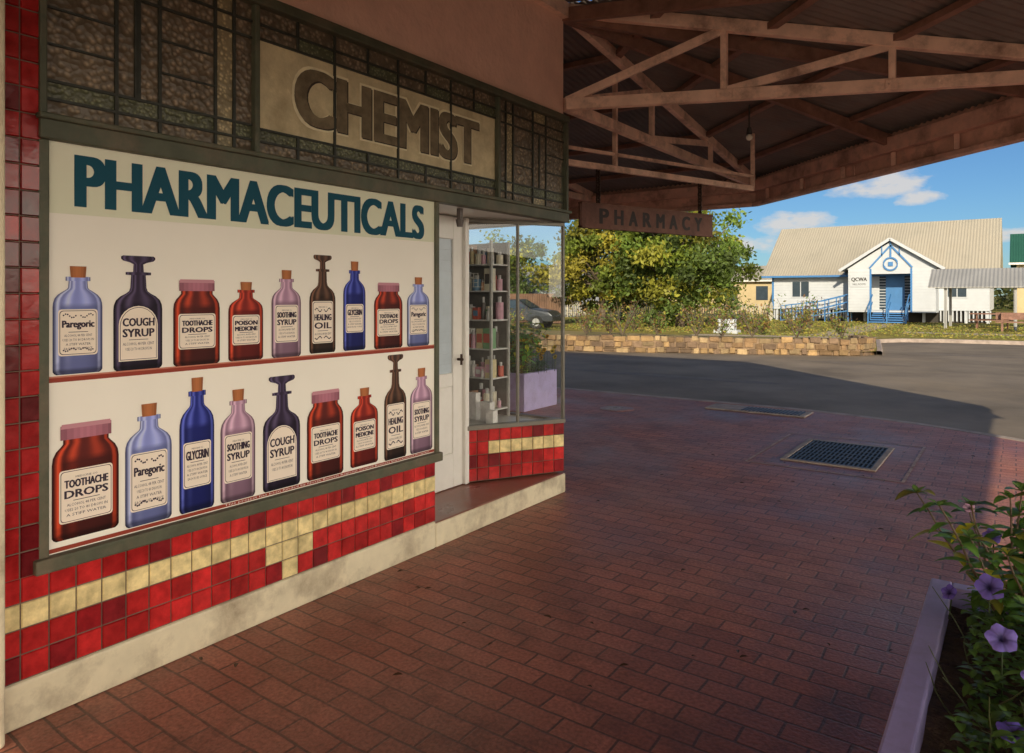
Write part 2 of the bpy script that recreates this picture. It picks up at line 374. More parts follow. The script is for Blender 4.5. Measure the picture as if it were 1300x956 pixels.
park = [(-90, 18.7), (-8.3, 18.7), (-.6, 22.0), (-.3, 22.6), (-.4, 23.4), (-1.2, 28.6), (-.6, 29.6), (.8, 30.2), (20, 32), (90, 38)]
g = MB(); pts = [(x, y, .0) for x, y in park] + [(90, 300, .0), (-90, 300, .0)]
g.add(pts, [tuple(range(len(pts)))])
g.obj('park_lawn', M['grass'])
g = MB(); strip(g, park[3:][::-1], 0, .15, -.12, .01); g.obj('park_kerb', M['conc'])
g = MB()
g.add([(-3.9, 30.2, .004), (-2.4, 30.2, .004), (-2.4, 44.6, .004), (-3.9, 44.6, .004)], [(0, 1, 2, 3)])
g.add([(-7.8, 27.0, .008), (-1.5, 28.9, .008), (-1.3, 30.1, .008), (-7.8, 28.3, .008)], [(0, 1, 2, 3)])
g.add([(-1, 34.0, .008), (18, 35, .008), (18, 36.4, .008), (-1, 35.4, .008)], [(0, 1, 2, 3)])
g.obj('park_footpath', mat('pale_gravel_path', (.45, .37, .25), .9, .2, 3, bump=.5, bs=40))

g = MB()
def blob(mb, cx, cy, rx, ry, z, n=22, seed=0):
    rnd = random.Random(seed)
    vs = [(cx + rx * math.cos(2 * math.pi * i / n) * rnd.uniform(.75, 1.15), cy + ry * math.sin(2 * math.pi * i / n) * rnd.uniform(.75, 1.15), z) for i in range(n)]
    mb.add(vs, [tuple(range(n))])
blob(g, 1.8, 24, 1.6, .3, -.116, seed=3); blob(g, -3, 14.2, 2.6, .25, -.116, seed=5); blob(g, -.3, 19.6, 1.3, .2, -.116, seed=6)
g.obj('road_patch', mat('asphalt_patch', (.19, .155, .12), .85, .2, 3, bump=.4, bs=90))

# drain grate
dg = empty('drain_grate', (1.54, 7.73, 0))
g = MB(); g.box(1.16, 1.92, 7.18, 8.29, .001, .006); g.obj('pit_opening', M['black'], dg)
g = MB()
for a, b, c_, d_ in ((1.12, 1.17, 7.14, 8.33), (1.91, 1.96, 7.14, 8.33), (1.17, 1.91, 7.14, 7.19), (1.17, 1.91, 8.28, 8.33)):
    g.box(a, b, c_, d_, .0, .014)
g.obj('frame', M['conc'], dg, bevel=.003)
g = MB()
for i in range(19):
    x = 1.19 + i * .0395; g.box(x, x + .014, 7.19, 8.28, .006, .012)
for i in range(7):
    y = 7.2 + i * .175; g.box(1.17, 1.91, y, y + .022, .005, .0135)
g.obj('bars', M['grate'], dg)
g = MB()
for (xa, xb, ya, yb) in ((.86, 2.22, 6.86, 6.885), (.86, 2.22, 8.585, 8.61), (.86, .885, 6.885, 8.585), (2.195, 2.22, 6.885, 8.585)):
    g.add([(xa, ya, .004), (xb, ya, .004), (xb, yb, .004), (xa, yb, .004)], [(0, 1, 2, 3)])
g.obj('footpath_joint_line', mat('pale_mortar_line', (.48, .34, .28), .9, .3, 12, dirt=((.2, .1, .08), .9), dscale=5))
ki = empty('kerb_inlet_grate', (1.4, 10.1, 0))
g = MB(); g.box(-.6, .75, 9.72, 10.2, .0, .02, 0); g.obj('concrete_lid', M['conc'], ki, bevel=.01)
g = MB()
for i in range(16):
    g.box(-.1 + i * .05, -.1 + i * .05 + .022, 9.78, 10.12, .02, .027)
g.obj('bars', M['grate'], ki)
mh = MB(); mh.cyl((-1.6, 9.0, 0), (-1.6, 9.0, .006), .24, n=28); mh.cyl((-1.6, 9.0, 0), (-1.6, 9.0, .009), .2, n=28)
mh.obj('manhole_cover', M['step'])

# ------------------------------------------------------------------ chemist shop
shop = empty('chemist_shop', (0, 3, 0))
def red():
    k = random.uniform(.65, 1.25); return (.48 * k, .022 * k, .022 * k) if random.random() > .18 else (.24 * k, .013, .017)
def cream():
    k = random.uniform(.85, 1.08); return (.78 * k, .64 * k, .32 * k)
def tile_at(mb, o, r, u, n, w, h, col):
    o = Vector(o); gp = .002; bv = .0035; th = .006
    def P(a, b, t): return o + r * a + u * b + n * t
    vs = [P(gp, gp, 0), P(w - gp, gp, 0), P(w - gp, h - gp, 0), P(gp, h - gp, 0)]
    j = [random.uniform(-.0008, .0008) for _ in range(4)]
    vs += [P(gp + bv, gp + bv, th + j[0]), P(w - gp - bv, gp + bv, th + j[1]), P(w - gp - bv, h - gp - bv, th + j[2]), P(gp + bv, h - gp - bv, th + j[3])]
    mb.add(vs, [(4, 5, 6, 7), (0, 1, 5, 4), (1, 2, 6, 5), (2, 3, 7, 6), (3, 0, 4, 7)], 0, col)
Yv = Vector((0, 1, 0)); Zv = Vector((0, 0, 1)); Xv = Vector((1, 0, 0))
T = .0955
g = MB()
ytiles = 3.37 - T * 26
for c_ in range(26):
    y = ytiles + c_ * T
    for r_ in range(4):
        z = .172 + r_ * T
        mid = abs(y + T / 2 - 2.262)
        cr = (r_ == 2) or (r_ == 1 and mid < T * 1.6) or (r_ == 0 and mid < T * .6)
        tile_at(g, (0.002, y, z), Yv, Zv, Xv, T, T, cream() if cr else red())
for r_ in range(33):
    for c_ in range(2):
        k_ = red(); tile_at(g, (.022, .995 + c_ * .0735, .557 + r_ * T), Yv, Zv, Xv, .0735, T, tuple(.65 * q for q in k_))
for c_ in range(4):
    for r_ in range(4):
        tile_at(g, (0 - c_ * T, 3.372, .172 + r_ * T), -Xv, Zv, Yv, T, T, cream() if r_ == 2 else red())
p0 = Vector((-.43, 4.2, 0)); p1 = Vector((0, 4.94, 0)); dsp = (p1 - p0).normalized(); nsp = Vector((dsp.y, -dsp.x, 0)); Ls = (p1 - p0).length
TW = Ls / 9
for c_ in range(9):
    for r_ in range(4):
        cr = (r_ == 2 and c_ >= 2)
        tile_at(g, p0 + dsp * (c_ * TW) + Zv * (.172 + r_ * .1) + nsp * .002, dsp, Zv, nsp, TW, .1, cream() if cr else red())
for c_ in range(24):
    for r_ in range(4):
        tile_at(g, (0 - c_ * T, 4.942, .172 + r_ * T), -Xv, Zv, Yv, T, T, cream() if r_ == 2 else red())
g.obj('glazed_tiles', M['tile'], shop)

g = MB()
g.box(-.25, 0, -9, 3.37, .17, .557, 0)
g.box(-.25, .02, .72, 1.145, .557, 3.8, 0)
g.obj('tile_backing', M['grout'], shop)
g = MB(); g.prism([p0 + Zv * .17, p1 + Zv * .17, Vector((-2.4, 4.94, .17)), Vector((-2.4, 4.2, .17))], (0, 0, .40))
g.obj('display_base', M['grout'], shop)
g = MB()
g.box(-.3, .012, -9, 3.372, 0, .17); g.box(-.1, .012, 3.372, 4.95, 0, .155)
g.box(-2.4, -.1, 4.85, 4.952, 0, .17)
g.obj('plinth', M['plinth'], shop, bevel=.012, bseg=2)
g = MB(); g.box(-.6, .004, 3.374, 4.93, .05, .16)
g.obj('entry_step', M['step'], shop, bevel=.006)
g = MB(); g.box(-.9, -.03, -9, .72, .557, 3.3)
g.obj('side_wall', M['pink'], shop)
g = MB(); g.box(-.05, .10, .70, 1.0, 0, 4.0); g.obj('cream_pilaster', M['plinth'], shop, bevel=.015, bseg=3)
g = MB()
g.box(-.3, .0, -9, 4.94, 3.05, 4.75)
g.box(-12, -.3, 4.64, 4.94, 3.05, 4.75)
g.box(-12, -2.4, 4.64, 4.94, 0, 3.05)
g.box(-12, -11.7, -9, 4.64, 0, 4.75); g.box(-12, 0, -9.3, -9, 0, 4.75)
g.obj('pink_rendered_wall', M['pink'], shop, bevel=.01)
g = MB(); g.box(-11.7, -.3, -9, 4.64, 3.9, 4.0); g.obj('shop_roof', M['roofg'], shop)
g = MB()
g.box(-5, -.46, 3.0, 4.6, 3.04, 3.049); g.box(-5, -4.9, 3, 4.9, .16, 3.04)
g.box(-5, -.05, 3.1, 3.36, .172, 2.19)
g.box(-2.4, -2.3, 4.22, 4.9, .57, 3.04)
g.obj('interior_walls', M['inter'], shop)
g = MB(); g.prism([(0, 3.37, 2.2), (0, 4.94, 2.2), (-2.4, 4.94, 2.2), (-2.4, 3.37, 2.2)], (0, 0, .06)); g.obj('entry_soffit', M['white'], shop)
g = MB()
g.box(-.03, .045, 1.128, 4.955, 2.19, 2.285)
g.box(-.03, .065, 1.12, 4.965, 2.262, 2.285)
g.box(-.03, .05, 1.128, 4.955, 3.0, 3.052)
g.box(-.03, .04, 1.128, 1.155, 2.285, 3.0); g.box(-.03, .04, 4.925, 4.953, 2.285, 3.0)
g.box(-.03, .03, 1.128, 1.165, .60, 2.19); g.box(-.06, .03, 3.352, 3.384, .60, 2.19)
g.box(-.03, .055, 1.11, 3.39, .557, .612)
g.box(-.025, .035, 2.05, 2.078, 2.285, 3.0); g.box(-.025, .035, 4.005, 4.033, 2.285, 3.0)
g.obj('green_timber_frame', M['green'], shop, bevel=.006, bseg=2)
g = MB(); g.box(-2.4, 0, 4.90, 4.953, 2.19, 3.05); g.obj('side_transom', M['green'], shop)

# leaded window
lw = MB()
vlines = [1.155, 1.42, 1.60, 1.86, 1.955, 2.05]
vr = [4.033, 4.13, 4.22, 4.48, 4.66, 4.925]
hz_ = [2.285, 2.35, 2.42, 2.84, 2.92, 3.0]
def pane(y0, y1, z0, z1, mi, x=.0):
    t = random.uniform(-.0015, .0015); t2 = random.uniform(-.0015, .0015)
    lw.add([(x + t, y0, z0), (x + t2, y1, z0), (x - t, y1, z1), (x - t2, y0, z1)], [(0, 1, 2, 3)], mi)
for cols in (vlines, vr):
    for i in range(len(cols) - 1):
        for j in range(5):
            mi = 0
            if j == 1: mi = 1
            if (cols is vlines and i == 3) or (cols is vr and i == 1):
                mi = 2 if j in (1, 2, 3) else 0
            if (i + j) % 4 == 3 and j in (0, 4): mi = 2
            pane(cols[i], cols[i + 1], hz_[j], hz_[j + 1], mi)
mids = [2.078 + (4.005 - 2.078) * i / 8 for i in range(9)]
for i in range(8):
    for j in (0, 1, 3, 4):
        if j == 3: pane(mids[i], mids[i + 1], 2.85, 2.92, (0, 1)[i % 2])
        elif j == 1: pane(mids[i], mids[i + 1], 2.35, 2.41, 1)
        else: pane(mids[i], mids[i + 1], hz_[j], hz_[j + 1], 0)
pane(2.078, 4.005, 2.41, 2.85, 3)
lw.obj('leaded_glass', [M['hamA'], M['hamB'], M['hamC'], M['sign_glass']], shop)
g = MB()
def came(y0, z0, y1, z1, w=.011):
    g.beam((.004, y0, z0), (.004, y1, z1), .014, w) if z0 == z1 else g.beam((.004, y0, z0), (.004, y1, z1), w, .014)
for z in hz_[1:-1]:
    came(1.155, z, 2.05, z); came(4.033, z, 4.925, z)
for z in (2.35, 2.41, 2.85, 2.92): came(2.078, z, 4.005, z)
for y in (vlines[1:-1] + vr[1:-1]): came(y, 2.285, y, 3.0)
for y in mids[1:-1]:
    came(y, 2.285, y, 2.41, .009); came(y, 2.85, y, 3.0, .009)
for y in (mids[2], mids[4], mids[6]): came(y, 2.41, y, 2.85, .008)
for y in (1.5, 1.512, 4.57): came(y, 2.42, y, 2.84, .008)
for z in (2.56, 2.70):
    came(1.155, z, 1.42, z, .008); came(4.66, z, 4.925, z, .008); came(1.6, z, 1.86, z, .008); came(4.22, z, 4.48, z, .008)
g.obj('lead_cames', M['lead'], shop)
g = MB()
put_text(g, 'CHEMIST', (.0032, 2.283, 2.468), Yv, Zv, 1.548, .33, 1, bold=.030, res=6)
put_text(g, 'CHEMIST', (.0046, 2.304, 2.478), Yv, Zv, 1.520, .30, 2, bold=.020, res=6)
put_text(g, 'CHEMIST', (.0062, 2.296, 2.484), Yv, Zv, 1.520, .30, 0, bold=.019, res=6)
g.obj('chemist_lettering', [M['letter'], M['letsh'], M['letdk']], shop)
g = MB(); g.box(-.06, -.02, 1.13, 4.94, 2.29, 3.0); g.obj('leadlight_backing', M['dark'], shop)

# door
g = MB()
g.box(-.47, -.43, 3.40, 3.52, .165, 2.19); g.box(-.47, -.43, 4.06, 4.17, .165, 2.19)
g.box(-.47, -.43, 3.52, 4.06, .165, .42); g.box(-.47, -.43, 3.52, 4.06, 2.02, 2.19); g.box(-.465, -.435, 3.52, 4.06, .92, 1.02)
g.box(-.50, -.40, 4.17, 4.215, .165, 2.19); g.box(-.50, -.40, 3.36, 3.40, .165, 2.19)
g.box(-.46, -.44, 3.52, 4.06, .42, .92)
g.obj('white_door', M['white'], shop, bevel=.005)
g = MB(); g.box(-.455, -.448, 3.52, 4.06, 1.02, 2.02); g.obj('door_glass', M['frost'], shop)
g = MB()
for i in range(12): g.box(-.447, -.440, 3.53, 4.05, 1.06 + i * .08, 1.09 + i * .08)
g.obj('door_louvres', M['frost'], shop)
g = MB(); g.cyl((-.42, 4.10, 1.12), (-.37, 4.10, 1.12), .010); g.cyl((-.385, 4.10, 1.08), (-.385, 4.10, 1.16), .009)
g.obj('door_handle', M['chain'], shop)
g = MB(); g.beam((-.1, 3.74, 2.195), (-.1, 3.74, 2.12), .03, .03); g.cyl((-.1, 3.74, 2.12), (-.1, 3.74, 2.07), .03, .02)
g.obj('entry_lamp', M['iron'], shop)

# display glass
g = MB()
def pv(k, z): q = p1 + (p0 - p1) * k; return (q.x, q.y, z)
g.add([pv(0.02, .60), pv(.98, .60), pv(.98, 2.19), pv(.02, 2.19)], [(0, 1, 2, 3)])
g.add([(-.02, 4.93, .6), (-2.3, 4.93, .6), (-2.3, 4.93, 2.19), (-.02, 4.93, 2.19)], [(0, 1, 2, 3)])
g.obj('display_window_glass', M['glass'], shop)
g = MB()
for k in (.985, .484, .012): g.beam(pv(k, .6), pv(k, 2.19), .022 if k != .012 else .028, .022)
g.beam(pv(0, .585), pv(1, .585), .06, .035); g.beam(pv(0, 2.175), pv(1, 2.175), .03, .03)
g.box(-2.35, 0, 4.90, 4.95, .565, .60); g.box(-1.2, -1.17, 4.91, 4.945, .6, 2.19)
g.obj('display_window_frame', mat('bronze_window_frame', (.2, .19, .16), .4, metal=.3), shop, bevel=.003)
g = MB(); g.prism([p0 + Zv * .571 + Vector((0, .02, 0)), p1 + Zv * .571 - Vector((.03, .03, 0)), Vector((-2.2, 4.9, .571)), Vector((-2.2, 4.22, .571))], (0, 0, .012)); g.obj('display_floor', M['white'], shop)
sh = MB()
X0, X1, Y0, Y1 = -1.25, -.50, 4.62, 4.86
levels = [.66, .92, 1.16, 1.40, 1.64, 1.86]
for z in levels: sh.box(X0, X1, Y0, Y1, z - .012, z, 0, (.7, .7, .68))
for x in (X0, X1):
    for y in (Y0, Y1): sh.box(x - .01, x + .01, y - .01, y + .01, .583, 2.05, 0, (.5, .49, .46))
sh.box(X0, X1, Y1 + .012, Y1 + .022, .583, 2.05, 0, (.22, .20, .18))
pal = [(.8, .8, .78), (.6, .14, .1), (.16, .32, .5), (.7, .6, .35), (.2, .4, .2), (.8, .75, .6), (.12, .1, .09), (.55, .3, .18), (.75, .72, .7), (.7, .4, .5)]
for li, z in enumerate(levels):
    for row in (0, 1):
        x = X0 + .04
        while x < X1 - .05:
            wd = random.uniform(.03, .08); hh = random.uniform(.07, .19); cc = random.choice(pal)
            yy0 = Y0 + row * .12 + random.uniform(.0, .03)
            if random.random() < .55:
                sh.cyl((x + wd / 2, yy0 + wd / 2, z), (x + wd / 2, yy0 + wd / 2, z + hh * .75), wd / 2, n=10, col=cc)
                sh.cyl((x + wd / 2, yy0 + wd / 2, z + hh * .75), (x + wd / 2, yy0 + wd / 2, z + hh), wd / 4, n=8, col=(.6, .6, .6))
            else:
                sh.box(x, x + wd, yy0, yy0 + .08, z, z + hh, 0, cc)
                sh.box(x + .006, x + wd - .006, yy0 - .0015, yy0, z + hh * .3, z + hh * .75, 0, random.choice(pal))
            x += wd + random.uniform(.006, .02)
for (x, y, wx, hh) in ((-.52, 4.50, .10, .16), (-.40, 4.42, .07, .11), (-.66, 4.52, .08, .22)):
    sh.box(x, x + wx, y, y + .06, .585, .585 + hh, 0, (.78, .76, .74))
sh.obj('display_shelf_goods', M['goods'], shop)
g = MB()
for i in range(9):
    x = -.95 + i * .045
    g.beam((x, 4.56, 1.67), (x, 4.56, 1.78), .004, .004); g.beam((x, 4.56, 1.67), (x, 4.62, 1.67), .004, .004)
for z in (1.67, 1.705, 1.74, 1.78): g.beam((-.95, 4.56, z), (-.59, 4.56, z), .005, .005)
g.obj('wire_basket', M['white'], shop)

# ------------------------------------------------------------------ poster
po = MB()
XS = .012
po.box(-.02, XS, 1.165, 3.352, .612, 2.19, 0, (.88, .85, .76))
x1 = XS + .0012
po.add([(x1, 1.170, 1.915), (x1, 3.350, 1.935), (x1, 3.350, 2.188), (x1, 1.170, 2.188)], [(0, 1, 2, 3)], 0,
       [(.74, .76, .58), (.72, .74, .56), (.74, .75, .56), (.78, .78, .62)])
put_text(po, 'PHARMACEUTICALS', (x1 + .0012, 1.257, 1.945), Yv, Zv, 2.0, .207, 0, (.005, .072, .115), bold=.0115, res=6)
po.box(XS, XS + .0012, 1.168, 3.35, 1.266, 1.284, 0, (.30, .05, .03))
po.box(XS, XS + .0018, 1.168, 3.35, 1.284, 1.290, 0, (.55, .22, .15))
po.box(XS, XS + .0012, 1.168, 3.35, .616, .632, 0, (.30, .05, .03))
PROF = {
 'cork': [(0, .86), (.012, .95), (.03, 1), (.62, 1), (.66, .985), (.70, .93), (.735, .80), (.765, .60), (.785, .45), (.80, .40), (.862, .38), (.864, .50), (.90, .50), (.902, .36)],
 'jar': [(0, .88), (.015, .96), (.035, 1), (.66, 1), (.72, .97), (.77, .88), (.81, .74), (.83, .68), (.875, .68)],
 'stop': [(0, .88), (.012, .96), (.03, 1), (.53, 1), (.57, .98), (.61, .90), (.645, .72), (.67, .5), (.69, .38), (.72, .33), (.83, .30), (.832, .52), (.856, .52), (.858, .22), (.925, .20), (.94, .34), (.955, .62), (.97, .70), (.99, .70), (1, .62)],
}
def bottle(kind, s0, s1, h0, h1, base, title, small, labv=None, capc=(.42, .15, .055), oval=False):
    hi, base = base
    cx = (s0 + s1) / 2; hw = (s1 - s0) / 2; H = h1 - h0
    pr = PROF[kind]; NC = 36
    X = XS + .0024
    rows = []
    for (a, b), (c2, d2) in zip(pr[:-1], pr[1:]):
        nsub = max(1, int((c2 - a) / .03))
        for q in range(nsub):
            t = q / nsub; rows.append((a + (c2 - a) * t, b + (d2 - b) * t))
    rows.append(pr[-1])
    vs = []; cs = []
    fill = {'cork': .64, 'jar': .70, 'stop': .56}[kind]
    for v, w_ in rows:
        for i in range(NC + 1):
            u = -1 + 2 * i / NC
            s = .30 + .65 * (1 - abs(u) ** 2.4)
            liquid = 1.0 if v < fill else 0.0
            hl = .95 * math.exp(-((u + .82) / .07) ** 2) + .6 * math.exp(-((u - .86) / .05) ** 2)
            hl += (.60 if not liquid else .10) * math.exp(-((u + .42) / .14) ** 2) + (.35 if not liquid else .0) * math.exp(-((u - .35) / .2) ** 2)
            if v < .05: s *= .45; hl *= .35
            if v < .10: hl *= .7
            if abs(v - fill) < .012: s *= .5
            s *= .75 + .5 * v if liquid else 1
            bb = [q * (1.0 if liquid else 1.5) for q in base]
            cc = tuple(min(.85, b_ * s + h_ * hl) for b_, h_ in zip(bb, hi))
            vs.append((X, cx + u * w_ * hw, h0 + v * H)); cs.append(cc)
    fs = []
    for r_ in range(len(rows) - 1):
        for i in range(NC):
            a = r_ * (NC + 1) + i; fs.append((a, a + 1, a + NC + 2, a + NC + 1))
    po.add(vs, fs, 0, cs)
    X2 = X + .001
    if kind == 'cork':
        for i in range(6):
            u0 = -.3 + i * .1; k = .6 + .5 * math.sin(math.pi * (i + .7) / 6)
            po.add([(X2, cx + u0 * hw, h0 + .895 * H), (X2, cx + (u0 + .1) * hw, h0 + .895 * H), (X2, cx + (u0 + .1) * hw * 1.12, h0 + H), (X2, cx + u0 * hw * 1.12, h0 + H)], [(0, 1, 2, 3)], 0, tuple(k * q for q in capc))
    if kind == 'jar':
        for i in range(16):
            u0 = -.76 + i * .095; k = .62 + .45 * math.sin(math.pi * (i + .5) / 16) - (.1 if i % 2 else 0)
            po.add([(X2, cx + u0 * hw, h0 + .865 * H), (X2, cx + (u0 + .095) * hw, h0 + .865 * H), (X2, cx + (u0 + .095) * hw, h0 + .985 * H), (X2, cx + u0 * hw, h0 + .985 * H)], [(0, 1, 2, 3)], 0, (.44 * k, .17 * k, .23 * k))
        po.add([(X2 + .0003, cx - .76 * hw, h0 + .96 * H), (X2 + .0003, cx + .76 * hw, h0 + .96 * H), (X2 + .0003, cx + .72 * hw, h0 + H), (X2 + .0003, cx - .72 * hw, h0 + H)], [(0, 1, 2, 3)], 0, (.54, .26, .31))
    v0, v1 = labv or {'cork': (.17, .60), 'jar': (.19, .60), 'stop': (.13, .50)}[kind]
    lh = .80
    za, zb = h0 + v0 * H, h0 + v1 * H
    ya, yb = cx - lh * hw, cx + lh * hw
    def lab(x, m, col):
        pts = []
        r = .012
        a0, a1, b0, b1 = ya + m, yb - m, za + m, zb - m
        if oval:
            pts = [(x, a0, b0), (x, a1, b0)]
            ht = (b1 - b0) * .35
            for i in range(13):
                t = math.pi * i / 12; pts.append((x, (a0 + a1) / 2 + (a1 - a0) / 2 * math.cos(t), b1 - ht + ht * math.sin(t)))
        else:
            for cxx, czz, st in ((a1 - r, b1 - r, 0), (a0 + r, b1 - r, 90), (a0 + r, b0 + r, 180), (a1 - r, b0 + r, 270)):
                for i in range(4):
                    t = R(st + 30 * i); pts.append((x, cxx + r * math.cos(t), czz + r * math.sin(t)))
        po.add(pts, [tuple(range(len(pts)))], 0, col)
    lc = (.86, .76, .64)
    ink = (.045, .03, .05)
    lab(X2, 0, lc); lab(X2 + .0004, .005, ink); lab(X2 + .0008, .0072, lc)
    XT = X2 + .0014
    Hh = zb - za; Wd = (yb - ya) * .82
    y0_ = cx - Wd / 2
    top = zb - Hh * (.22 if oval else .12)
    if not oval and title[0] != 'Paregoric':
        put_text(po, 'MEDICINE CO', (XT, cx - Wd * .25, top - Hh * .04), Yv, Zv, Wd * .5, Hh * .035, 0, ink, res=1); top -= Hh * .07
    if title[0] == 'Paregoric' or title[0] == 'HEALING':
        for sx in (-1, 1):
            for j in range(7):
                t = j / 6; yc = cx + sx * Wd * (.08 + .37 * t); zc = top - Hh * .02 - Hh * .04 * math.sin(t * 6)
                rr = Hh * .018
                po.add([(XT, yc + rr * math.cos(a * 1.047), zc + rr * math.sin(a * 1.047)) for a in range(6)], [tuple(range(6))], 0, ink)
                zc = za + Hh * .13 + Hh * .03 * math.sin(t * 6)
                po.add([(XT, yc + rr * math.cos(a * 1.047), zc + rr * math.sin(a * 1.047)) for a in range(6)], [tuple(range(6))], 0, ink)
        top -= Hh * .12
    for t in title:
        th = Hh * (.15 if len(title) > 1 else .20)
        put_text(po, t, (XT, y0_, top - th), Yv, Zv, Wd, th, 0, ink, bold=.0016, res=2); top -= th + Hh * .045
    po.box(X2, XT, cx - Wd * .3, cx + Wd * .3, top - .0022, top, 0, ink); top -= Hh * .05
    for t in small:
        if top - Hh * .06 < za + Hh * .1: break
        wd = Wd * random.uniform(.75, 1.0)
        put_text(po, t, (XT, cx - wd / 2, top - Hh * .055), Yv, Zv, wd, Hh * .052, 0, ink, res=1); top -= Hh * .095
PAR = ((.50, .55, .82), (.17, .20, .46)); CGH = ((.13, .10, .20), (.022, .014, .032)); TOO = ((.75, .08, .025), (.075, .012, .010)); RED = ((.80, .09, .035), (.15, .014, .011))
SOO = ((.65, .47, .57), (.29, .17, .25)); HEA = ((.26, .12, .07), (.035, .02, .015)); GLY = ((.14, .18, .70), (.012, .018, .15))
sm = ['ALCOHOL 48 PER CENT', 'USES 20 TO 80 DROPS IN', 'A STIFF WATER', 'EACH FLUID OUNCE', '12 FL OZ']
bottle('cork', 1.181, 1.361, 1.294, 1.714, PAR, ['Paregoric'], sm)
bottle('stop', 1.404, 1.606, 1.290, 1.765, CGH, ['COUGH', 'SYRUP'], sm, (.08, .56), oval=True)
bottle('jar', 1.655, 1.876, 1.289, 1.671, TOO, ['TOOTHACHE', 'DROPS'], sm)
bottle('cork', 1.920, 2.106, 1.291, 1.664, RED, ['POISON', 'MEDICINE'], sm, (.2, .58))
bottle('cork', 2.155, 2.330, 1.290, 1.727, SOO, ['SOOTHING', 'SYRUP'], sm)
bottle('stop', 2.384, 2.556, 1.296, 1.813, HEA, ['HEALING', 'OIL'], sm, (.1, .53), capc=(.1, .05, .04))
bottle('cork', 2.611, 2.772, 1.296, 1.788, GLY, ['GLYCERIN'], sm, (.2, .52))
bottle('jar', 2.838, 3.067, 1.291, 1.674, TOO, ['TOOTHACHE', 'DROPS'], sm)
bottle('cork', 3.107, 3.303, 1.290, 1.711, PAR, ['Paregoric'], sm)
bottle('jar', 1.178, 1.425, .655, 1.101, TOO, ['TOOTHACHE', 'DROPS'], sm, (.14, .60))
bottle('cork', 1.451, 1.648, .636, 1.142, PAR, ['Paregoric'], sm, (.12, .60))
bottle('cork', 1.683, 1.848, .636, 1.232, GLY, ['GLYCERIN'], sm, (.18, .52))
bottle('cork', 1.880, 2.062, .636, 1.157, SOO, ['SOOTHING', 'SYRUP'], sm)
bottle('stop', 2.106, 2.325, .636, 1.198, CGH, ['COUGH', 'SYRUP'], sm, (.08, .56), oval=True)
bottle('jar', 2.369, 2.611, .636, 1.097, TOO, ['TOOTHACHE', 'DROPS'], sm)
bottle('cork', 2.662, 2.868, .645, 1.080, RED, ['POISON', 'MEDICINE'], sm, (.2, .58))
bottle('stop', 2.918, 3.100, .636, 1.250, HEA, ['HEALING', 'OIL'], sm, (.1, .53))
bottle('cork', 3.134, 3.332, .636, 1.152, SOO, ['SOOTHING', 'SYRUP'], sm)
put_text(po, 'This project has been funded by North Burnett Regional Council Business Improvement Program', (XS + .002, 1.9, .618), Yv, Zv, 1.4, .012, 0, (.75, .7, .65), res=1)
po.obj('pharmaceuticals_poster', M['print'])

# ------------------------------------------------------------------ awning
aw = empty('street_awning', (2, 6, 3))
ZT, ZE = 3.98, 3.26
YEND = -7.5
def corr(mb, o, a, b, a0, a1, bs, be, z0, z1, pitch=.076, amp=.012, per=8):
    n = int((a1 - a0) / pitch * per)
    vs = []; fs = []
    o = Vector(o); a = Vector(a); b = Vector(b)
    for i in range(n + 1):
        aa = a0 + (a1 - a0) * i / n; wv = amp * math.sin(2 * math.pi * aa / pitch)
        for t in (bs(aa), be):
            p = o + a * aa + b * t; vs.append((p.x, p.y, z0 + (z1 - z0) * t / be + wv))
    for i in range(n): fs.append((2 * i, 2 * i + 1, 2 * i + 3, 2 * i + 2))
    mb.add(vs, fs)
g = MB()
q = 1 / math.sqrt(2)
E = 5.2; CR = (0, 4.94, 0)
corr(g, CR, (-q, q, 0), (q, q, 0), -E * q, E * q, lambda a: abs(a), E * q, ZT, ZE)
corr(g, (0, 4.94, 0), (-1, 0, 0), (0, 1, 0), 0, 14, lambda a: 0, E, ZT, ZE)
corr(g, (0, 4.94, 0), (0, -1, 0), (1, 0, 0), 0, 4.94 - YEND, lambda a: 0, E, ZT, ZE, per=4)
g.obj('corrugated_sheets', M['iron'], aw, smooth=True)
g = MB()
cA = Vector((0, 10.14, 0)); cB = Vector((5.2, 4.94, 0))
def fbeam(pa, pb, z0, z1, w, inset):
    d = (Vector(pb) - Vector(pa)).normalized(); n = Vector((-d.y, d.x, 0))
    g.beam(Vector(pa) + Zv * ((z0 + z1) / 2) + n * inset, Vector(pb) + Zv * ((z0 + z1) / 2) + n * inset, w, z1 - z0)
for pa, pb, up_ in ((Vector((-14, 10.14, 0)), cA, 0), (cA, cB, 0), (cB, Vector((5.2, YEND, 0)), .16)):
    fbeam(pa, pb, 2.87 + up_, 3.27, .03, 0)
    fbeam(pa, pb, 3.05 + up_ * .5, 3.20, .09, -.075)
    fbeam(pa, pb, 2.855 + up_, 2.905 + up_, .11, -.03)
for i in range(9):
    p = cA + (cB - cA) * ((i + .5) / 9)
    g.beam(p + Vector((-.04, -.04, 2.905)), p + Vector((-.04, -.04, 3.05)), .05, .03)
pc = cA + (cB - cA) * .30; pd = cA + (cB - cA) * .17
off = Vector((-q, -q, 0)) * .022
g.beam(pc + off + Zv * 2.975, pd + off + Zv * 2.975, .012, .135)
g.obj('fascia_boards', M['fascia'], aw, bevel=.005)
g = MB()
for pa, pb in ((Vector((-14, 10.22, 3.27)), Vector((0, 10.22, 3.27))), (Vector((.03, 10.2, 3.27)), Vector((5.26, 4.98, 3.27))), (Vector((5.28, 4.9, 3.27)), Vector((5.28, YEND, 3.27)))):
    g.beam(pa, pb, .12, .10)
g.obj('gutter', M['roofg'], aw)
tr = MB()
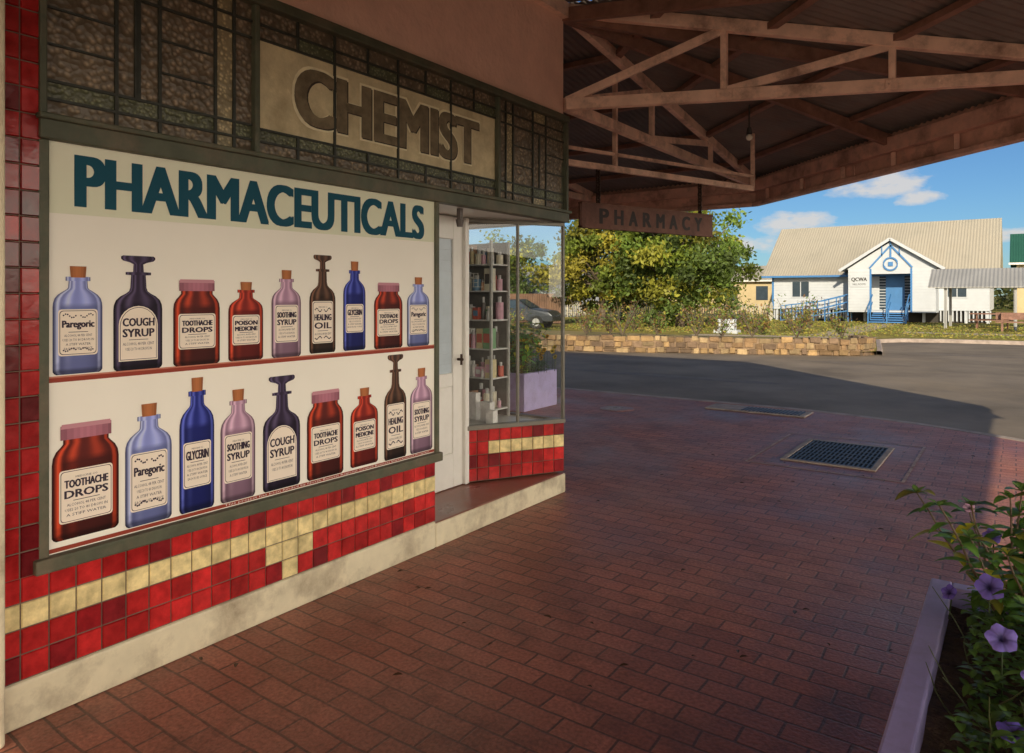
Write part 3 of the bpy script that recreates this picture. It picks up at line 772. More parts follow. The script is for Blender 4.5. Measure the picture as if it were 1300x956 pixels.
def topz(p):
    x, y = p.x, p.y - 4.94
    if y <= 0: t = x / E
    elif x <= 0: t = y / E
    else: t = (x + y) / E
    return ZT + (ZE - ZT) * t - .06
def truss(pa, pb, zb=3.15, divs=(.36, .74), mb=tr, w=.065):
    pa = Vector(pa); pb = Vector(pb)
    P = [pa] + [pa + (pb - pa) * t for t in divs] + [pb]
    mb.beam(pa + Zv * zb, pb + Zv * zb, w, .09)
    mb.beam(pa + Zv * (topz(pa)), pb + Zv * (topz(pb)), w, .10)
    for p in P[1:-1]: mb.beam(p + Zv * (zb + .02), p + Zv * topz(p), w * .72, .05)
    for a, b in zip(P[:-2], P[1:-1]):
        mb.beam(a + Zv * (zb + .03), b + Zv * (topz(b) - .03), w * .6, .065)
    for p in P[1:-1]:
        d = (pb - pa).normalized(); n = Vector((-d.y, d.x, 0)) * (w * .5 + .006)
        for sgn in (-1, 1):
            mb.beam(p + n * sgn - d * .06 + Zv * zb, p + n * sgn + d * .06 + Zv * zb, .006, .07)
            for bb_ in (-.035, .035):
                c0 = p + n * sgn + d * bb_ + Zv * zb; mb.cyl(c0, c0 + n.normalized() * sgn * .012, .008, n=6, col=(.3, .2, .2))
truss((0.02, 4.95, 0), (3.66 * .99, 4.94 + 1.53 * .99, 0), divs=(.315, .62))
truss((0.0, 4.96, 0), (0, 10.05, 0), divs=(.33, .66))
for x in (-2.6, -5.2, -7.8): truss((x, 4.96, 0), (x, 10.05, 0), divs=(.33, .66))
for y in (2.3, -.3, -2.9, -5.5): truss((0.02, y, 0), (5.1, y, 0), divs=(.33, .66))
tr.obj('trusses', M['truss'], aw, bevel=.004)
pl = MB()
for t in (.18, .4, .62, .84):
    zz = ZT + (ZE - ZT) * t - .045
    pl.beam((0, 4.94 + E * t, zz), (-13, 4.94 + E * t, zz), .07, .05)
    pl.beam((0, 4.94 + E * t, zz), (E * t, 4.94, zz), .07, .05)
    pl.beam((E * t, 4.94, zz), (E * t, YEND + .1, zz), .07, .05)
for d in ((.62, .38), (.38, .62), (1, 0)):
    e = Vector((E * d[0], 4.94 + E * d[1], 0))
    pl.beam((0, 4.94, ZT - .1), (e.x, e.y, ZE - .1), .05, .11)
pl.obj('purlins', M['rust'], aw)
g = MB(); g.box(-13, 0, 4.945, 5.0, 3.84, 3.96); g.box(.003, .06, YEND, 4.93, 3.84, 3.96); g.obj('wall_plate', M['truss'], aw)
g = MB()
ba = Vector((-.57, 4.95, 2.82)); bb = Vector((.54, 8.19, 2.82))
g.beam(ba, bb, .045, .055); g.beam(bb + Zv * .02, Vector((bb.x, bb.y, 3.5)), .04, .04)
m_ = ba + (bb - ba) * .37; g.beam(m_ + Zv * .02, Vector((m_.x, m_.y, 3.7)), .04, .04)
g.beam(ba + Zv * .14 , bb + Zv * .14, .03, .03)
g.obj('sign_rail', M['truss'], aw)
for nm, (x, y, z) in (('pendant_lamp', (1.0, 6.56, 3.05)), ('pendant_lamp.001', (3.35, 6.55, 2.93))):
    g = MB(); g.cyl((x, y, z + .08), (x, y, z + .3), .008, n=6, mi=1); g.cyl((x, y, z + .03), (x, y, z + .09), .028, .018, n=12, mi=1)
    for k in range(5):
        a0_, a1_ = math.pi * k / 5, math.pi * (k + 1) / 5
        g.cyl((x, y, z - .03 * math.cos(a0_)), (x, y, z - .03 * math.cos(a1_)), .03 * math.sin(a0_) + .001, .03 * math.sin(a1_) + .001, n=12, cap=False)
    g.obj(nm, [M['lamp'], M['dark']], smooth=False)

# hanging sign
hs = empty('pharmacy_hanging_sign', (0, 6.6, 2.35))
sa = Vector((-.31, 5.74, 0)); sb = Vector((.30, 7.51, 0)); sd = (sb - sa).normalized(); sn = Vector((sd.y, -sd.x, 0))
g = MB(); g.beam(sa + Zv * 2.352, sb + Zv * 2.352, .04, .235); g.obj('board', M['signbrown'], hs, bevel=.004)
g = MB()
for z in (2.462, 2.242):
    g.beam(sa + Zv * z, sb + Zv * z, .056, .02)
g.beam(sa + sd * .01 + Zv * 2.25, sa + sd * .01 + Zv * 2.455, .02, .056); g.beam(sb - sd * .01 + Zv * 2.25, sb - sd * .01 + Zv * 2.455, .02, .056)
g.obj('board_edging', M['signbrown'], hs)
g = MB()
Ln = (sb - sa).length
xx = .22
for ch in 'PHARMACY':
    put_text(g, ch, sa + sd * xx + sn * .0215 + Zv * 2.28, sd, Zv, .125, .145, bold=.010, res=4)
    xx += (Ln - .52) / 7
g.obj('lettering', M['signlet'], hs)
g = MB()
for t in (.12, .90):
    p = sa + (sb - sa) * t
    for i in range(10):
        z = 2.475 + i * .035
        r = sd if i % 2 else sn
        for k in range(8):
            a0_, a1_ = 2 * math.pi * k / 8, 2 * math.pi * (k + 1) / 8
            g.beam(p + r * (.020 * math.cos(a0_)) + Zv * (z + .028 * math.sin(a0_)), p + r * (.020 * math.cos(a1_)) + Zv * (z + .028 * math.sin(a1_)), .013, .013)
g.obj('chains', M['chain'], hs)

# ------------------------------------------------------------------ planters + plants
def planter(name, x0, x1, y0, y1, h, wall=.075):
    e = empty(name, ((x0 + x1) / 2, (y0 + y1) / 2, 0))
    g = MB()
    g.box(x0, x0 + wall, y0, y1, 0, h); g.box(x1 - wall, x1, y0, y1, 0, h)
    g.box(x0 + wall, x1 - wall, y0, y0 + wall, 0, h - .001); g.box(x0 + wall, x1 - wall, y1 - wall, y1, 0, h - .001)
    g.obj('box_walls', M['lilac'], e, bevel=.008, bseg=2)
    g = MB(); n = 14
    vs = []; fs = []
    for i in range(n + 1):
        for j in range(n + 1):
            x = x0 + wall + (x1 - x0 - 2 * wall) * i / n; y = y0 + wall + (y1 - y0 - 2 * wall) * j / n
            vs.append((x, y, h - .07 + .03 * mnoise.noise(Vector((x * 6, y * 6, 0)))))
    for i in range(n):
        for j in range(n):
            a = i * (n + 1) + j; fs.append((a, a + n + 1, a + n + 2, a + 1))
    g.add(vs, fs); g.obj('soil', M['soil'], e)
    return e
planter('planter_box', 2.72, 3.50, 1.15, 3.35, .45)
planter('planter_box.001', -3.05, -2.50, 8.0, 8.85, .52)

def leaf(mb, p, d, L_, W_, col, fold=.25, droop=.3):
    d = Vector(d).normalized(); up = Zv if abs(d.z) < .9 else Xv
    r = d.cross(up).normalized(); u = r.cross(d).normalized(); p = Vector(p)
    prof = [(0, .05), (.2, .7), (.45, 1), (.7, .78), (.88, .4), (1, .03)]
    vs = []; cs = []
    for t, w_ in prof:
        c = p + d * (L_ * t) - Zv * (droop * L_ * t * t)
        hw = W_ * w_ / 2
        vs += [c - r * hw + u * (hw * fold), c, c + r * hw + u * (hw * fold)]
        cs += [tuple(q * .9 for q in col), tuple(min(1, q * 1.35 + .01) for q in col), tuple(q * 1.05 for q in col)]
    fs = []
    for i in range(len(prof) - 1):
        a = i * 3; fs += [(a, a + 1, a + 4, a + 3), (a + 1, a + 2, a + 5, a + 4)]
    mb.add(vs, fs, 0, cs)
def stem(mb, p, d, Ln_, r, bend, rnd, mi=1, seg=7, col=(.10, .12, .04)):
    p = Vector(p); d = Vector(d).normalized(); pts = [p.copy()]
    for i in range(seg):
        d = (d + Vector((rnd.uniform(-1, 1), rnd.uniform(-1, 1), rnd.uniform(-.3, .5))) * bend).normalized()
        q_ = p + d * (Ln_ / seg); mb.cyl(p, q_, r * (1 - i / seg * .6), r * (1 - (i + 1) / seg * .6), n=6, mi=0, col=col, cap=False)
        p = q_; pts.append(p.copy())
    return pts
def petunia_flower(mb, c, n, r, col):
    n = Vector(n).normalized(); up = Zv if abs(n.z) < .9 else Xv
    a_ = n.cross(up).normalized(); b_ = n.cross(a_).normalized(); c = Vector(c)
    K = 30; rings = [(.02, -.9, .25), (.12, -.5, .22), (.22, -.12, .28), (.5, .0, .75), (.8, .02, 1.0), (1.0, -.05, 1.1)]
    vs = []; cs = []
    for rr, dz, sh_ in rings:
        for i in range(K):
            t = 2 * math.pi * i / K
            lob = 1 + .09 * math.cos(5 * t) * rr + .03 * math.sin(13 * t) * rr
            vein = .6 if abs(math.cos(2.5 * t)) < .2 else 1.0
            vs.append(c + (a_ * math.cos(t) + b_ * math.sin(t)) * (r * rr * lob) + n * (r * dz * .8 + r * .09 * math.sin(5 * t + 1) * rr))
            cs.append(tuple(q * sh_ * (vein if rr > .3 else 1) for q in col))
    fs = []
    for k in range(len(rings) - 1):
        for i in range(K): fs.append((k * K + i, k * K + (i + 1) % K, (k + 1) * K + (i + 1) % K, (k + 1) * K + i))
    mb.add(vs, fs, 0, cs)
def broad_plant(name, x, y, z, n, h, rnd, ls=1.0, flowers=0, bright=1.0):
    mb = MB(); fb = MB()
    for k in range(n):
        a = rnd.uniform(0, 6.28)
        pts = stem(mb, (x + rnd.uniform(-.05, .05), y + rnd.uniform(-.08, .08), z), (math.cos(a) * .5, math.sin(a) * .5, 1), h * rnd.uniform(.65, 1.05), .007, .16, rnd, col=(.20, .13, .07))
        for i, p in enumerate(pts[1:]):
            for j in range(3 if i > 2 else 2):
                an = i * 2.4 + j * 2.1 + rnd.uniform(-.4, .4)
                kk = rnd.uniform(.5, 1.5) * bright
                col = (.085 * kk, .18 * kk, .03 * kk) if rnd.random() > .2 else (.28 * kk, .27 * kk, .04)
                leaf(mb, p, (math.cos(an), math.sin(an), rnd.uniform(-.1, .7)), ls * rnd.uniform(.06, .10), ls * rnd.uniform(.030, .048), col, .3, rnd.uniform(.1, .6))
        for j in range(5):
            an = rnd.uniform(0, 6.28); leaf(mb, pts[-1], (math.cos(an), math.sin(an), rnd.uniform(.3, 1.2)), .05, .022, (.14, .24, .05), .3, .2)
        if k < flowers:
            petunia_flower(fb, pts[-1] + Vector((0, -.01, .02)), (rnd.uniform(-.4, .2), -.7, .7), .020, (.75, .45, .60))
    e = empty(name, (x, y, z))
    mb.obj('stems_and_leaves', M['leafP'], e, smooth=True)
    if flowers: fb.obj('blooms', M['petal'], e, smooth=True)
rnd = random.Random(11)
broad_plant('flowering_shrub', 3.02, 3.08, .38, 11, .52, rnd, 1.15, 2, 1.4)
broad_plant('flowering_shrub.001', 3.18, 2.85, .38, 8, .42, rnd, 1.0, 1, 1.4)

def petunias(name, pts, xr, yr, z, nleaf, rnd, cols):
    mb = MB()
    for k in range(nleaf):
        x = rnd.uniform(*xr); y = rnd.uniform(*yr); zz = z + rnd.uniform(0, .13) * (1 + mnoise.noise(Vector((x * 4, y * 4, 1))))
        kk = rnd.uniform(.5, 1.5); an = rnd.uniform(0, 6.28)
        leaf(mb, (x, y, zz), (math.cos(an), math.sin(an), rnd.uniform(-.2, .8)), rnd.uniform(.03, .06), rnd.uniform(.016, .03), (.10 * kk, .19 * kk, .035 * kk), .3, .3)
    for k in range(nleaf // 25):
        stem(mb, (rnd.uniform(*xr), rnd.uniform(*yr), z - .02), (rnd.uniform(-1, 1), rnd.uniform(-1, 1), .8), rnd.uniform(.12, .25), .003, .3, rnd, seg=5)
    fb = MB()
    for (p, nn, rr) in pts:
        petunia_flower(fb, p, nn, rr, rnd.choice(cols))
        mb.cyl(Vector(p) - Vector(nn).normalized() * rr * .7, Vector((p[0], p[1], z)), .003, .003, n=5, col=(.08, .13, .04))
    e = empty(name, (sum(xr) / 2, sum(yr) / 2, z))
    mb.obj('petunia_leaves', M['leafP'], e, smooth=True); fb.obj('petunia_blooms', M['petal'], e, smooth=True)
VIO = [(.27, .19, .72), (.32, .24, .76), (.22, .15, .66)]
fl = [((2.93, 2.93, .60), (.1, -.9, .55), .042), ((2.97, 2.55, .585), (0, -.8, .75), .040), ((2.80, 3.08, .50), (-.5, -.7, .6), .028),
      ((3.05, 2.40, .56), (.1, -.6, .8), .034), ((3.12, 2.75, .62), (.2, -.8, .6), .036), ((3.3, 2.2, .56), (.2, -.5, .9), .036), ((3.0, 2.15, .52), (0, -.4, 1), .035), ((2.93, 3.2, .70), (-.2, -.8, .5), .03)]
petunias('petunia_plant', fl, (2.88, 3.42), (1.9, 3.25), .40, 2000, rnd, VIO)
fl2 = []
for i in range(40):
    fl2.append(((rnd.uniform(-3.05, -2.45), rnd.uniform(8.0, 8.8), rnd.uniform(.70, 1.05)), (rnd.uniform(-.3, .6), -1, .5), .035))
petunias('flowering_plant', fl2, (-3.02, -2.53), (8.05, 8.8), .5, 900, rnd, [(.8, .55, .04), (.75, .4, .03)])
broad_plant('flowering_plant.001', -2.78, 8.25, .46, 34, .80, rnd, 1.8, 0, 2.2)

mb = MB()
for (x, y) in [(2.1, 3.7), (2.12, 3.78)] + [(rnd.uniform(.1, 2.8), rnd.uniform(1.5, 9)) for _ in range(60)]:
    a = rnd.uniform(0, 6.28); s_ = rnd.uniform(.4, 1.0)
    leaf(mb, (x, y, .008), (math.cos(a), math.sin(a), .12), .05 * s_, .024 * s_, (.07, .035, .015), .5, .1)
mb.obj('fallen_leaves', M['leafP'])

# ------------------------------------------------------------------ stone wall
def stone_wall(name, pts, h, z0):
    mb = MB(); rr = random.Random(4)
    for (a, b) in zip(pts[:-1], pts[1:]):
        a = Vector((*a, 0)); b = Vector((*b, 0)); L_ = (b - a).length; d = (b - a) / L_; n = Vector((-d.y, d.x, 0))
        rows = 3
        for r_ in range(rows):
            t = 0
            while t < L_:
                w_ = rr.uniform(.15, .42); hh = h / rows
                w2 = min(w_, L_ - t)
                if w2 < .05: break
                k = rr.uniform(.45, 1.0); base = rr.choice([(.40, .26, .12), (.32, .20, .10), (.42, .30, .16), (.24, .16, .10)])
                p = a + d * (t + w2 / 2) + Zv * (z0 + hh * (r_ + .5) + rr.uniform(-.025, .025)) + n * (.16 + rr.uniform(-.03, .03))
                vs = []
                for sx in (-1, 1):
                    for sy in (-1, 1):
                        for sz in (-1, 1):
                            vs.append(p + d * (sx * (w2 / 2 - .010) * rr.uniform(.8, 1)) + n * (sy * .17 * rr.uniform(.85, 1)) + Zv * (sz * (hh / 2 - .004) * rr.uniform(.75, 1.15)))
                mb.add(vs, [(0, 1, 3, 2), (4, 6, 7, 5), (0, 4, 5, 1), (2, 3, 7, 6), (0, 2, 6, 4), (1, 5, 7, 3)], 0, tuple(k * q_ for q_ in base))
                t += w_
        mb.prism([a + n * .05 + Zv * z0, b + n * .05 + Zv * z0, b + n * .27 + Zv * z0, a + n * .27 + Zv * z0], (0, 0, h - .04), 0, (.22, .15, .09))
    return mb.obj(name, M['stone'], bevel=.02)
stone_wall('stone_garden_wall', [(-24, 18.7), (-8.3, 18.7), (-.6, 22.0), (-.35, 22.8), (-1.0, 24.2)], .50, -.12)
g = MB(); pts = [(-24, 19.0, .28), (-8.4, 19.0, .28), (-1.0, 22.2, .28), (-1.4, 24, .2), (-8, 27, .02), (-24, 27, .02)]
g.add(pts, [tuple(range(6))]); g.obj('garden_bed', mat('garden_bed_soil', (.34, .25, .10), .95, .4, 3, bump=1, bs=20, dirt=((.16, .19, .04), .9), dscale=.8, bdist=.05))

# ------------------------------------------------------------------ trees
def quadleaf(vs, fs, cs, p, s_, rr, col):
    d = Vector((rr.gauss(0, 1), rr.gauss(0, 1), rr.gauss(0, 1))).normalized(); e = d.orthogonal().normalized()
    e = (Matrix.Rotation(rr.uniform(0, 6.28), 3, d) @ e); f = d.cross(e)
    o = len(vs)
    vs += [p - e * s_, p + f * s_ * .5, p + e * s_, p - f * s_ * .5]
    fs.append((o, o + 1, o + 2, o + 3)); cs += [col] * 4
def tree(name, x, y, z, h, rx, rz, zc, nclump, nleaf, ls, cols, seed, trunk=.22, cr=.9):
    rr = random.Random(seed)
    e = empty(name, (x, y, z))
    tb = MB(); clumps = []
    for i in range(nclump):
        for _ in range(50):
            v = Vector((rr.uniform(-1, 1), rr.uniform(-1, 1), rr.uniform(-1, 1)))
            if v.length < 1 and v.length > .35: break
        nz = 1 + .4 * mnoise.noise(v * 2 + Vector((seed, 0, 0)))
        clumps.append(Vector((x + v.x * rx * nz, y + v.y * rx * nz, z + zc + v.z * rz * nz)))
    base = Vector((x, y, z)); fork = Vector((x + rr.uniform(-.2, .2), y, z + zc - rz * .55))
    tb.cyl(base, base + (fork - base) * .5 + Vector((.06, .0, 0)), trunk * 1.2, trunk * .85, n=10); tb.cyl(base + (fork - base) * .5 + Vector((.06, 0, 0)), fork, trunk * .85, trunk * .7, n=10)
    for i, c_ in enumerate(clumps):
        if i % 3 == 0:
            mid = fork + (c_ - fork) * .5 + Vector((rr.uniform(-.3, .3), rr.uniform(-.3, .3), rr.uniform(0, .4)))
            tb.cyl(fork, mid, trunk * .35, trunk * .2, n=6, cap=False); tb.cyl(mid, c_, trunk * .2, trunk * .06, n=5, cap=False)
    tb.obj('trunk_and_limbs', M['bark'], e, smooth=True)
    vs, fs, cs = [], [], []
    for c_ in clumps:
        k = rr.uniform(.4, 1.4); bc = rr.choice(cols); rad = cr * rr.uniform(.5, 1.1)
        for j in range(nleaf // nclump):
            p = c_ + Vector((rr.gauss(0, .45), rr.gauss(0, .45), rr.gauss(0, .34))) * rad
            kk = k * rr.uniform(.7, 1.3)
            quadleaf(vs, fs, cs, p, ls * rr.uniform(.6, 1.3), rr, tuple(kk * q_ for q_ in bc))
    mb = MB(); mb.v = [tuple(v) for v in vs]; mb.f = [list(f) for f in fs]; mb.m = [0] * len(fs); mb.c = cs
    mb.obj('foliage', M['leafT'], e)
YG = [(.19, .25, .03), (.13, .20, .03), (.30, .30, .04), (.10, .15, .03)]
tree('shade_tree', -11.0, 34.3, 0, 5.9, 3.8, 2.6, 3.5, 120, 24000, .13, YG, 3)
tree('shade_tree.001', -15.6, 34.5, 0, 5.6, 3.2, 2.5, 3.4, 80, 16000, .13, [(.27, .26, .03), (.34, .30, .04), (.16, .21, .03)], 8)
tree('shade_tree.002', -24, 38, 0, 6, 2.6, 2.0, 3.6, 50, 5000, .14, YG, 12)
tree('shade_tree.003', -17.5, 41, 0, 6, 4.0, 2.4, 3.3, 70, 8000, .17, [(.10, .14, .03), (.14, .17, .04)], 15)
vs, fs, cs = [], [], []; rb = MB(); rr = random.Random(21)
rp = [(-9.0 + i * 1.05 + rr.uniform(-.3, .3), 20.7 + i * .48 + rr.uniform(-.4, 1.4), .25) for i in range(8)]
rp += [(-13 + i * 1.3, 21 + rr.uniform(-.5, 3), .2) for i in range(4)]
rp += [(-7.6, 30.5, 0), (-6.2, 31, 0), (-5.2, 33, 0), (-5.6, 29.6, 0), (-14, 30, 0), (-12, 31, 0), (-11, 29, 0), (-9.5, 33, 0), (-8.6, 40, 0), (-7.4, 41, 0), (-9.9, 38, 0), (-4.6, 31.5, 0), (-5.0, 35, 0)]
for (x, y, z) in rp:
    hh = rr.uniform(.6, 1.35)
    for k in range(11):
        a = rr.uniform(0, 6.28); t = Vector((x + math.cos(a) * hh * .5, y + math.sin(a) * hh * .5, z + hh * rr.uniform(.6, 1.1)))
        rb.cyl((x, y, z), t, .014, .006, n=5, cap=False)
        for j in range(rr.choice((10, 22, 36))):
            p = Vector((x, y, z)).lerp(t, rr.uniform(.3, 1.1)) + Vector((rr.gauss(0, .09), rr.gauss(0, .09), rr.gauss(0, .09)))
            kk = rr.uniform(.6, 1.5); quadleaf(vs, fs, cs, p, rr.uniform(.03, .07), rr, rr.choice([(.12 * kk, .19 * kk, .04), (.28 * kk, .26 * kk, .05), (.2 * kk, .11 * kk, .05)]))
rbe = empty('rose_bushes', (-6, 26, 0)); rb.obj('canes', M['bark'], rbe)
mb = MB(); mb.v = [tuple(v) for v in vs]; mb.f = [list(f) for f in fs]; mb.m = [0] * len(fs); mb.c = cs; mb.obj('leaves', M['leafT'], rbe)
vs, fs, cs = [], [], []
for k in range(9000):
    y = rr.uniform(28.5, 47); x = rr.uniform(-16, 9)
    if y < 30.9 and x > -1.5: continue
    p = Vector((x, y, .02)); a = rr.uniform(0, 6.28); w_ = Vector((math.cos(a), math.sin(a), 0)) * rr.uniform(.03, .07); kk = rr.uniform(.7, 1.4)
    o = len(vs); vs += [p - w_, p + w_, p + Vector((rr.uniform(-.04, .04), rr.uniform(-.04, .04), rr.uniform(.03, .07)))]; fs.append((o, o + 1, o + 2))
    c_ = rr.choice([(.34 * kk, .28 * kk, .07), (.22 * kk, .25 * kk, .05)]); cs += [c_] * 3
mb = MB(); mb.v = [tuple(v) for v in vs]; mb.f = [list(f) for f in fs]; mb.m = [0] * len(fs); mb.c = cs; mb.obj('grass', M['leafT'])
vs, fs, cs = [], [], []
for k in range(26):
    cx = rr.uniform(-70, 30); cy = rr.uniform(85, 110); hh = rr.uniform(2.2, 4.2)
    for j in range(400):
        p = Vector((cx + rr.gauss(0, 3.0), cy + rr.gauss(0, 1.5), abs(rr.gauss(hh * .45, hh * .35)))); kk = rr.uniform(.5, 1.3)
        quadleaf(vs, fs, cs, p, rr.uniform(.3, .5), rr, (.10 * kk, .12 * kk, .035 * kk))
mb = MB(); mb.v = [tuple(v) for v in vs]; mb.f = [list(f) for f in fs]; mb.m = [0] * len(fs); mb.c = cs; mb.obj('distant_trees', M['leafT'])

g = MB(); g.box(-7.5, -6.5, 29.4, 29.9, 0, .15); g.prism([(-7.35, 29.45, .15), (-6.65, 29.45, .15), (-6.65, 29.8, .15), (-7.35, 29.8, .15)], (0, 0.02, .45)); g.box(-7.2, -6.8, 29.43, 29.45, .28, .5)
g.obj('stone_memorial', M['wboard'], bevel=.02)

# ------------------------------------------------------------------ community hall
hall = empty('community_hall', (-4, 50, 0))
g = MB()
HX0, HX1, HY0, HY1, FZ, EZ = -10.2, 1.7, 48.0, 56.4, .72, 2.95
def boards_front(mb, x0, x1, y, z0, z1, col=(1, 1, 1)):
    n = int((z1 - z0) / .17); dz = (z1 - z0) / n
    for i in range(n):
        za = z0 + i * dz; mb.add([(x0, y - .025, za), (x1, y - .025, za), (x1, y, za + dz), (x0, y, za + dz), (x0, y, za), (x1, y, za)], [(0, 1, 2, 3), (4, 5, 1, 0)])
g.box(HX0, HX1, HY0 + .002, HY1, FZ, EZ); boards_front(g, HX0, HX1, HY0, FZ, EZ)
g.prism([(HX0, HY0, EZ), (HX0, HY1, EZ), (HX0, (HY0 + HY1) / 2, 6.1)], (.1, 0, 0)); g.prism([(HX1 - .1, HY0, EZ), (HX1 - .1, HY1, EZ), (HX1 - .1, (HY0 + HY1) / 2, 6.1)], (.1, 0, 0))
PX0, PX1, PY = -5.25, -.75, 46.1
for a, b in ((PX0, -4.05), (-1.95, PX1)):
    g.box(a, b, PY + .002, PY + .1, FZ, 3.15); boards_front(g, a, b, PY, FZ, 3.15)
g.box(PX0, PX0 + .1, PY + .1, HY0, FZ, 3.15); g.box(PX1 - .1, PX1, PY + .1, HY0, FZ, 3.15)
g.prism([(PX0 - .1, PY, 3.15), (PX1 + .1, PY, 3.15), (-3.0, PY, 4.72)], (0, .08, 0))
g.box(-4.05, -1.95, PY, PY + .08, 2.85, 3.15)
g.box(PX0, PX1, PY, HY0, FZ - .1, FZ)
g.obj('weatherboard_walls', M['wboard'], hall)
g = MB()
ry = (HY0 + HY1) / 2
g.prism([(HX0 - .5, HY0 - .55, 2.78), (HX0 - .5, ry, 6.22), (HX0 - .5, ry, 6.30), (HX0 - .5, HY0 - .55, 2.86)], (HX1 - HX0 + 1.0, 0, 0))
g.prism([(HX0 - .5, HY1 + .55, 2.78), (HX0 - .5, ry, 6.22), (HX0 - .5, ry, 6.30), (HX0 - .5, HY1 + .55, 2.86)], (HX1 - HX0 + 1.0, 0, 0))
g.obj('main_roof', M['roofc'], hall)
g = MB()
g.prism([(-5.7, PY - .3, 3.05), (-3.0, PY - .3, 4.86), (-3.0, PY - .3, 4.93), (-5.7, PY - .3, 3.12)], (0, 5.0, 0)); g.prism([(-.3, PY - .3, 3.05), (-3.0, PY - .3, 4.86), (-3.0, PY - .3, 4.93), (-.3, PY - .3, 3.12)], (0, 5.0, 0))
g.obj('porch_roof', M['roofc'], hall)
g = MB()
g.box(HX0 - .5, HX1 + .5, HY0 - .68, HY0 - .56, 2.74, 2.86)
g.box(HX0, HX0 + .12, HY0 - .04, HY0 - .01, FZ, EZ)
for x in (-4.1, -2.0): g.box(x, x + .1, PY - .03, PY + .07, FZ - .1, 3.15)
g.beam((-4.1, PY - .06, 3.2), (-3.0, PY - .06, 4.5), .04, .09); g.beam((-1.9, PY - .06, 3.2), (-3.0, PY - .06, 4.5), .04, .09)
g.beam((-3.0, PY - .06, 3.75), (-3.0, PY - .06, 4.85), .09, .04)
for sx in (-.45, .45): g.beam((-3.0 + sx, PY - .06, 3.9), (-3.0 + sx, PY - .06, 4.5), .05, .04)
n = 20
for i in range(n):
    a0_, a1_ = 2 * math.pi * i / n, 2 * math.pi * (i + 1) / n
    g.beam((-3.0 + .36 * math.cos(a0_), PY - .07, 3.42 + .36 * math.sin(a0_)), (-3.0 + .36 * math.cos(a1_), PY - .07, 3.42 + .36 * math.sin(a1_)), .04, .09)
g.box(-3.12, -2.88, PY - .08, PY - .02, 3.3, 3.54)
g.box(-3.5, -2.5, HY0 - .06, HY0 - .02, FZ, 2.75)
for i in range(5):
    g.box(-3.9, -2.1, 44.6 + i * .3, 44.93 + i * .3, .12 * i + .06, .12 * (i + 1) + .0)
for x in (-3.95, -3.0, -2.05):
    g.beam((x, 44.55, .95), (x, PY, 1.65), .05, .06); g.beam((x, 44.55, .5), (x, PY, 1.2), .04, .05)
    g.beam((x, 44.6, 0), (x, 44.6, .98), .06, .06); g.beam((x, 45.35, .2), (x, 45.35, 1.3), .05, .05)
for yy_ in (46.3, 47.4):
    for zo in (.95, .5):
        g.beam((-9.2, yy_, zo), (-6.9, yy_, zo + .3), .05, .05); g.beam((-6.9, yy_, zo + .3), (-5.3, yy_, zo + .72), .05, .05)
    for i in range(7):
        x = -9.2 + i * .65; g.beam((x, yy_, 0), (x, yy_, .95 + .72 * i / 6.2 * .9), .05, .05)
g.beam((-9.2, 46.8, .03), (-5.3, 46.8, .68), 1.1, .06)
g.obj('blue_trim', M['blue'], hall)
g = MB()
g.beam((-4.35 - 1.35, PY - .34, 3.06), (-3.0, PY - .34, 4.86), .05, .16); g.beam((-.3, PY - .34, 3.06), (-3.0, PY - .34, 4.86), .05, .16)
for x0, x1 in ((-8.9, -7.9), (-.3, .6)):
    g.box(x0 - .08, x1 + .08, HY0 - .05, HY0 - .03, 1.45, 2.55)
for i in range(12):
    x = HX0 + .2 + i * 1.05; g.box(x, x + .15, HY0 + .1, HY0 + .25, 0, FZ)
for i in range(60):
    x = HX0 + .1 + i * .2
    if not (-5.3 < x < -.8): g.box(x, x + .07, HY0 + .02, HY0 + .05, .1, FZ)
g.obj('white_trim_and_stumps', M['wboard'], hall)
g = MB()
for x0, x1 in ((-8.9, -7.9), (-.3, .6)):
    g.box(x0, (x0 + x1) / 2 - .03, HY0 - .07, HY0 - .05, 1.52, 2.48); g.box((x0 + x1) / 2 + .03, x1, HY0 - .07, HY0 - .05, 1.52, 2.48)
g.box(-3.85, -2.15, HY0 - .019, HY0 - .015, FZ, 2.8)
g.obj('windows', M['winglass'], hall)
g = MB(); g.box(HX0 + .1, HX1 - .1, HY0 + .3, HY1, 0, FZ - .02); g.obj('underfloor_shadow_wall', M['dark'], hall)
g = MB(); g.box(-5.15, -4.15, PY - .05, PY - .03, 2.1, 2.75, 0); put_text(g, 'QCWA', (-5.08, PY - .056, 2.40), Xv, Zv, .85, .26, 1, bold=.012); put_text(g, 'HALL ROOMS', (-5.0, PY - .056, 2.2), Xv, Zv, .7, .12, 1)
g.obj('hall_name_board', [M['wboard'], M['dark']], hall)

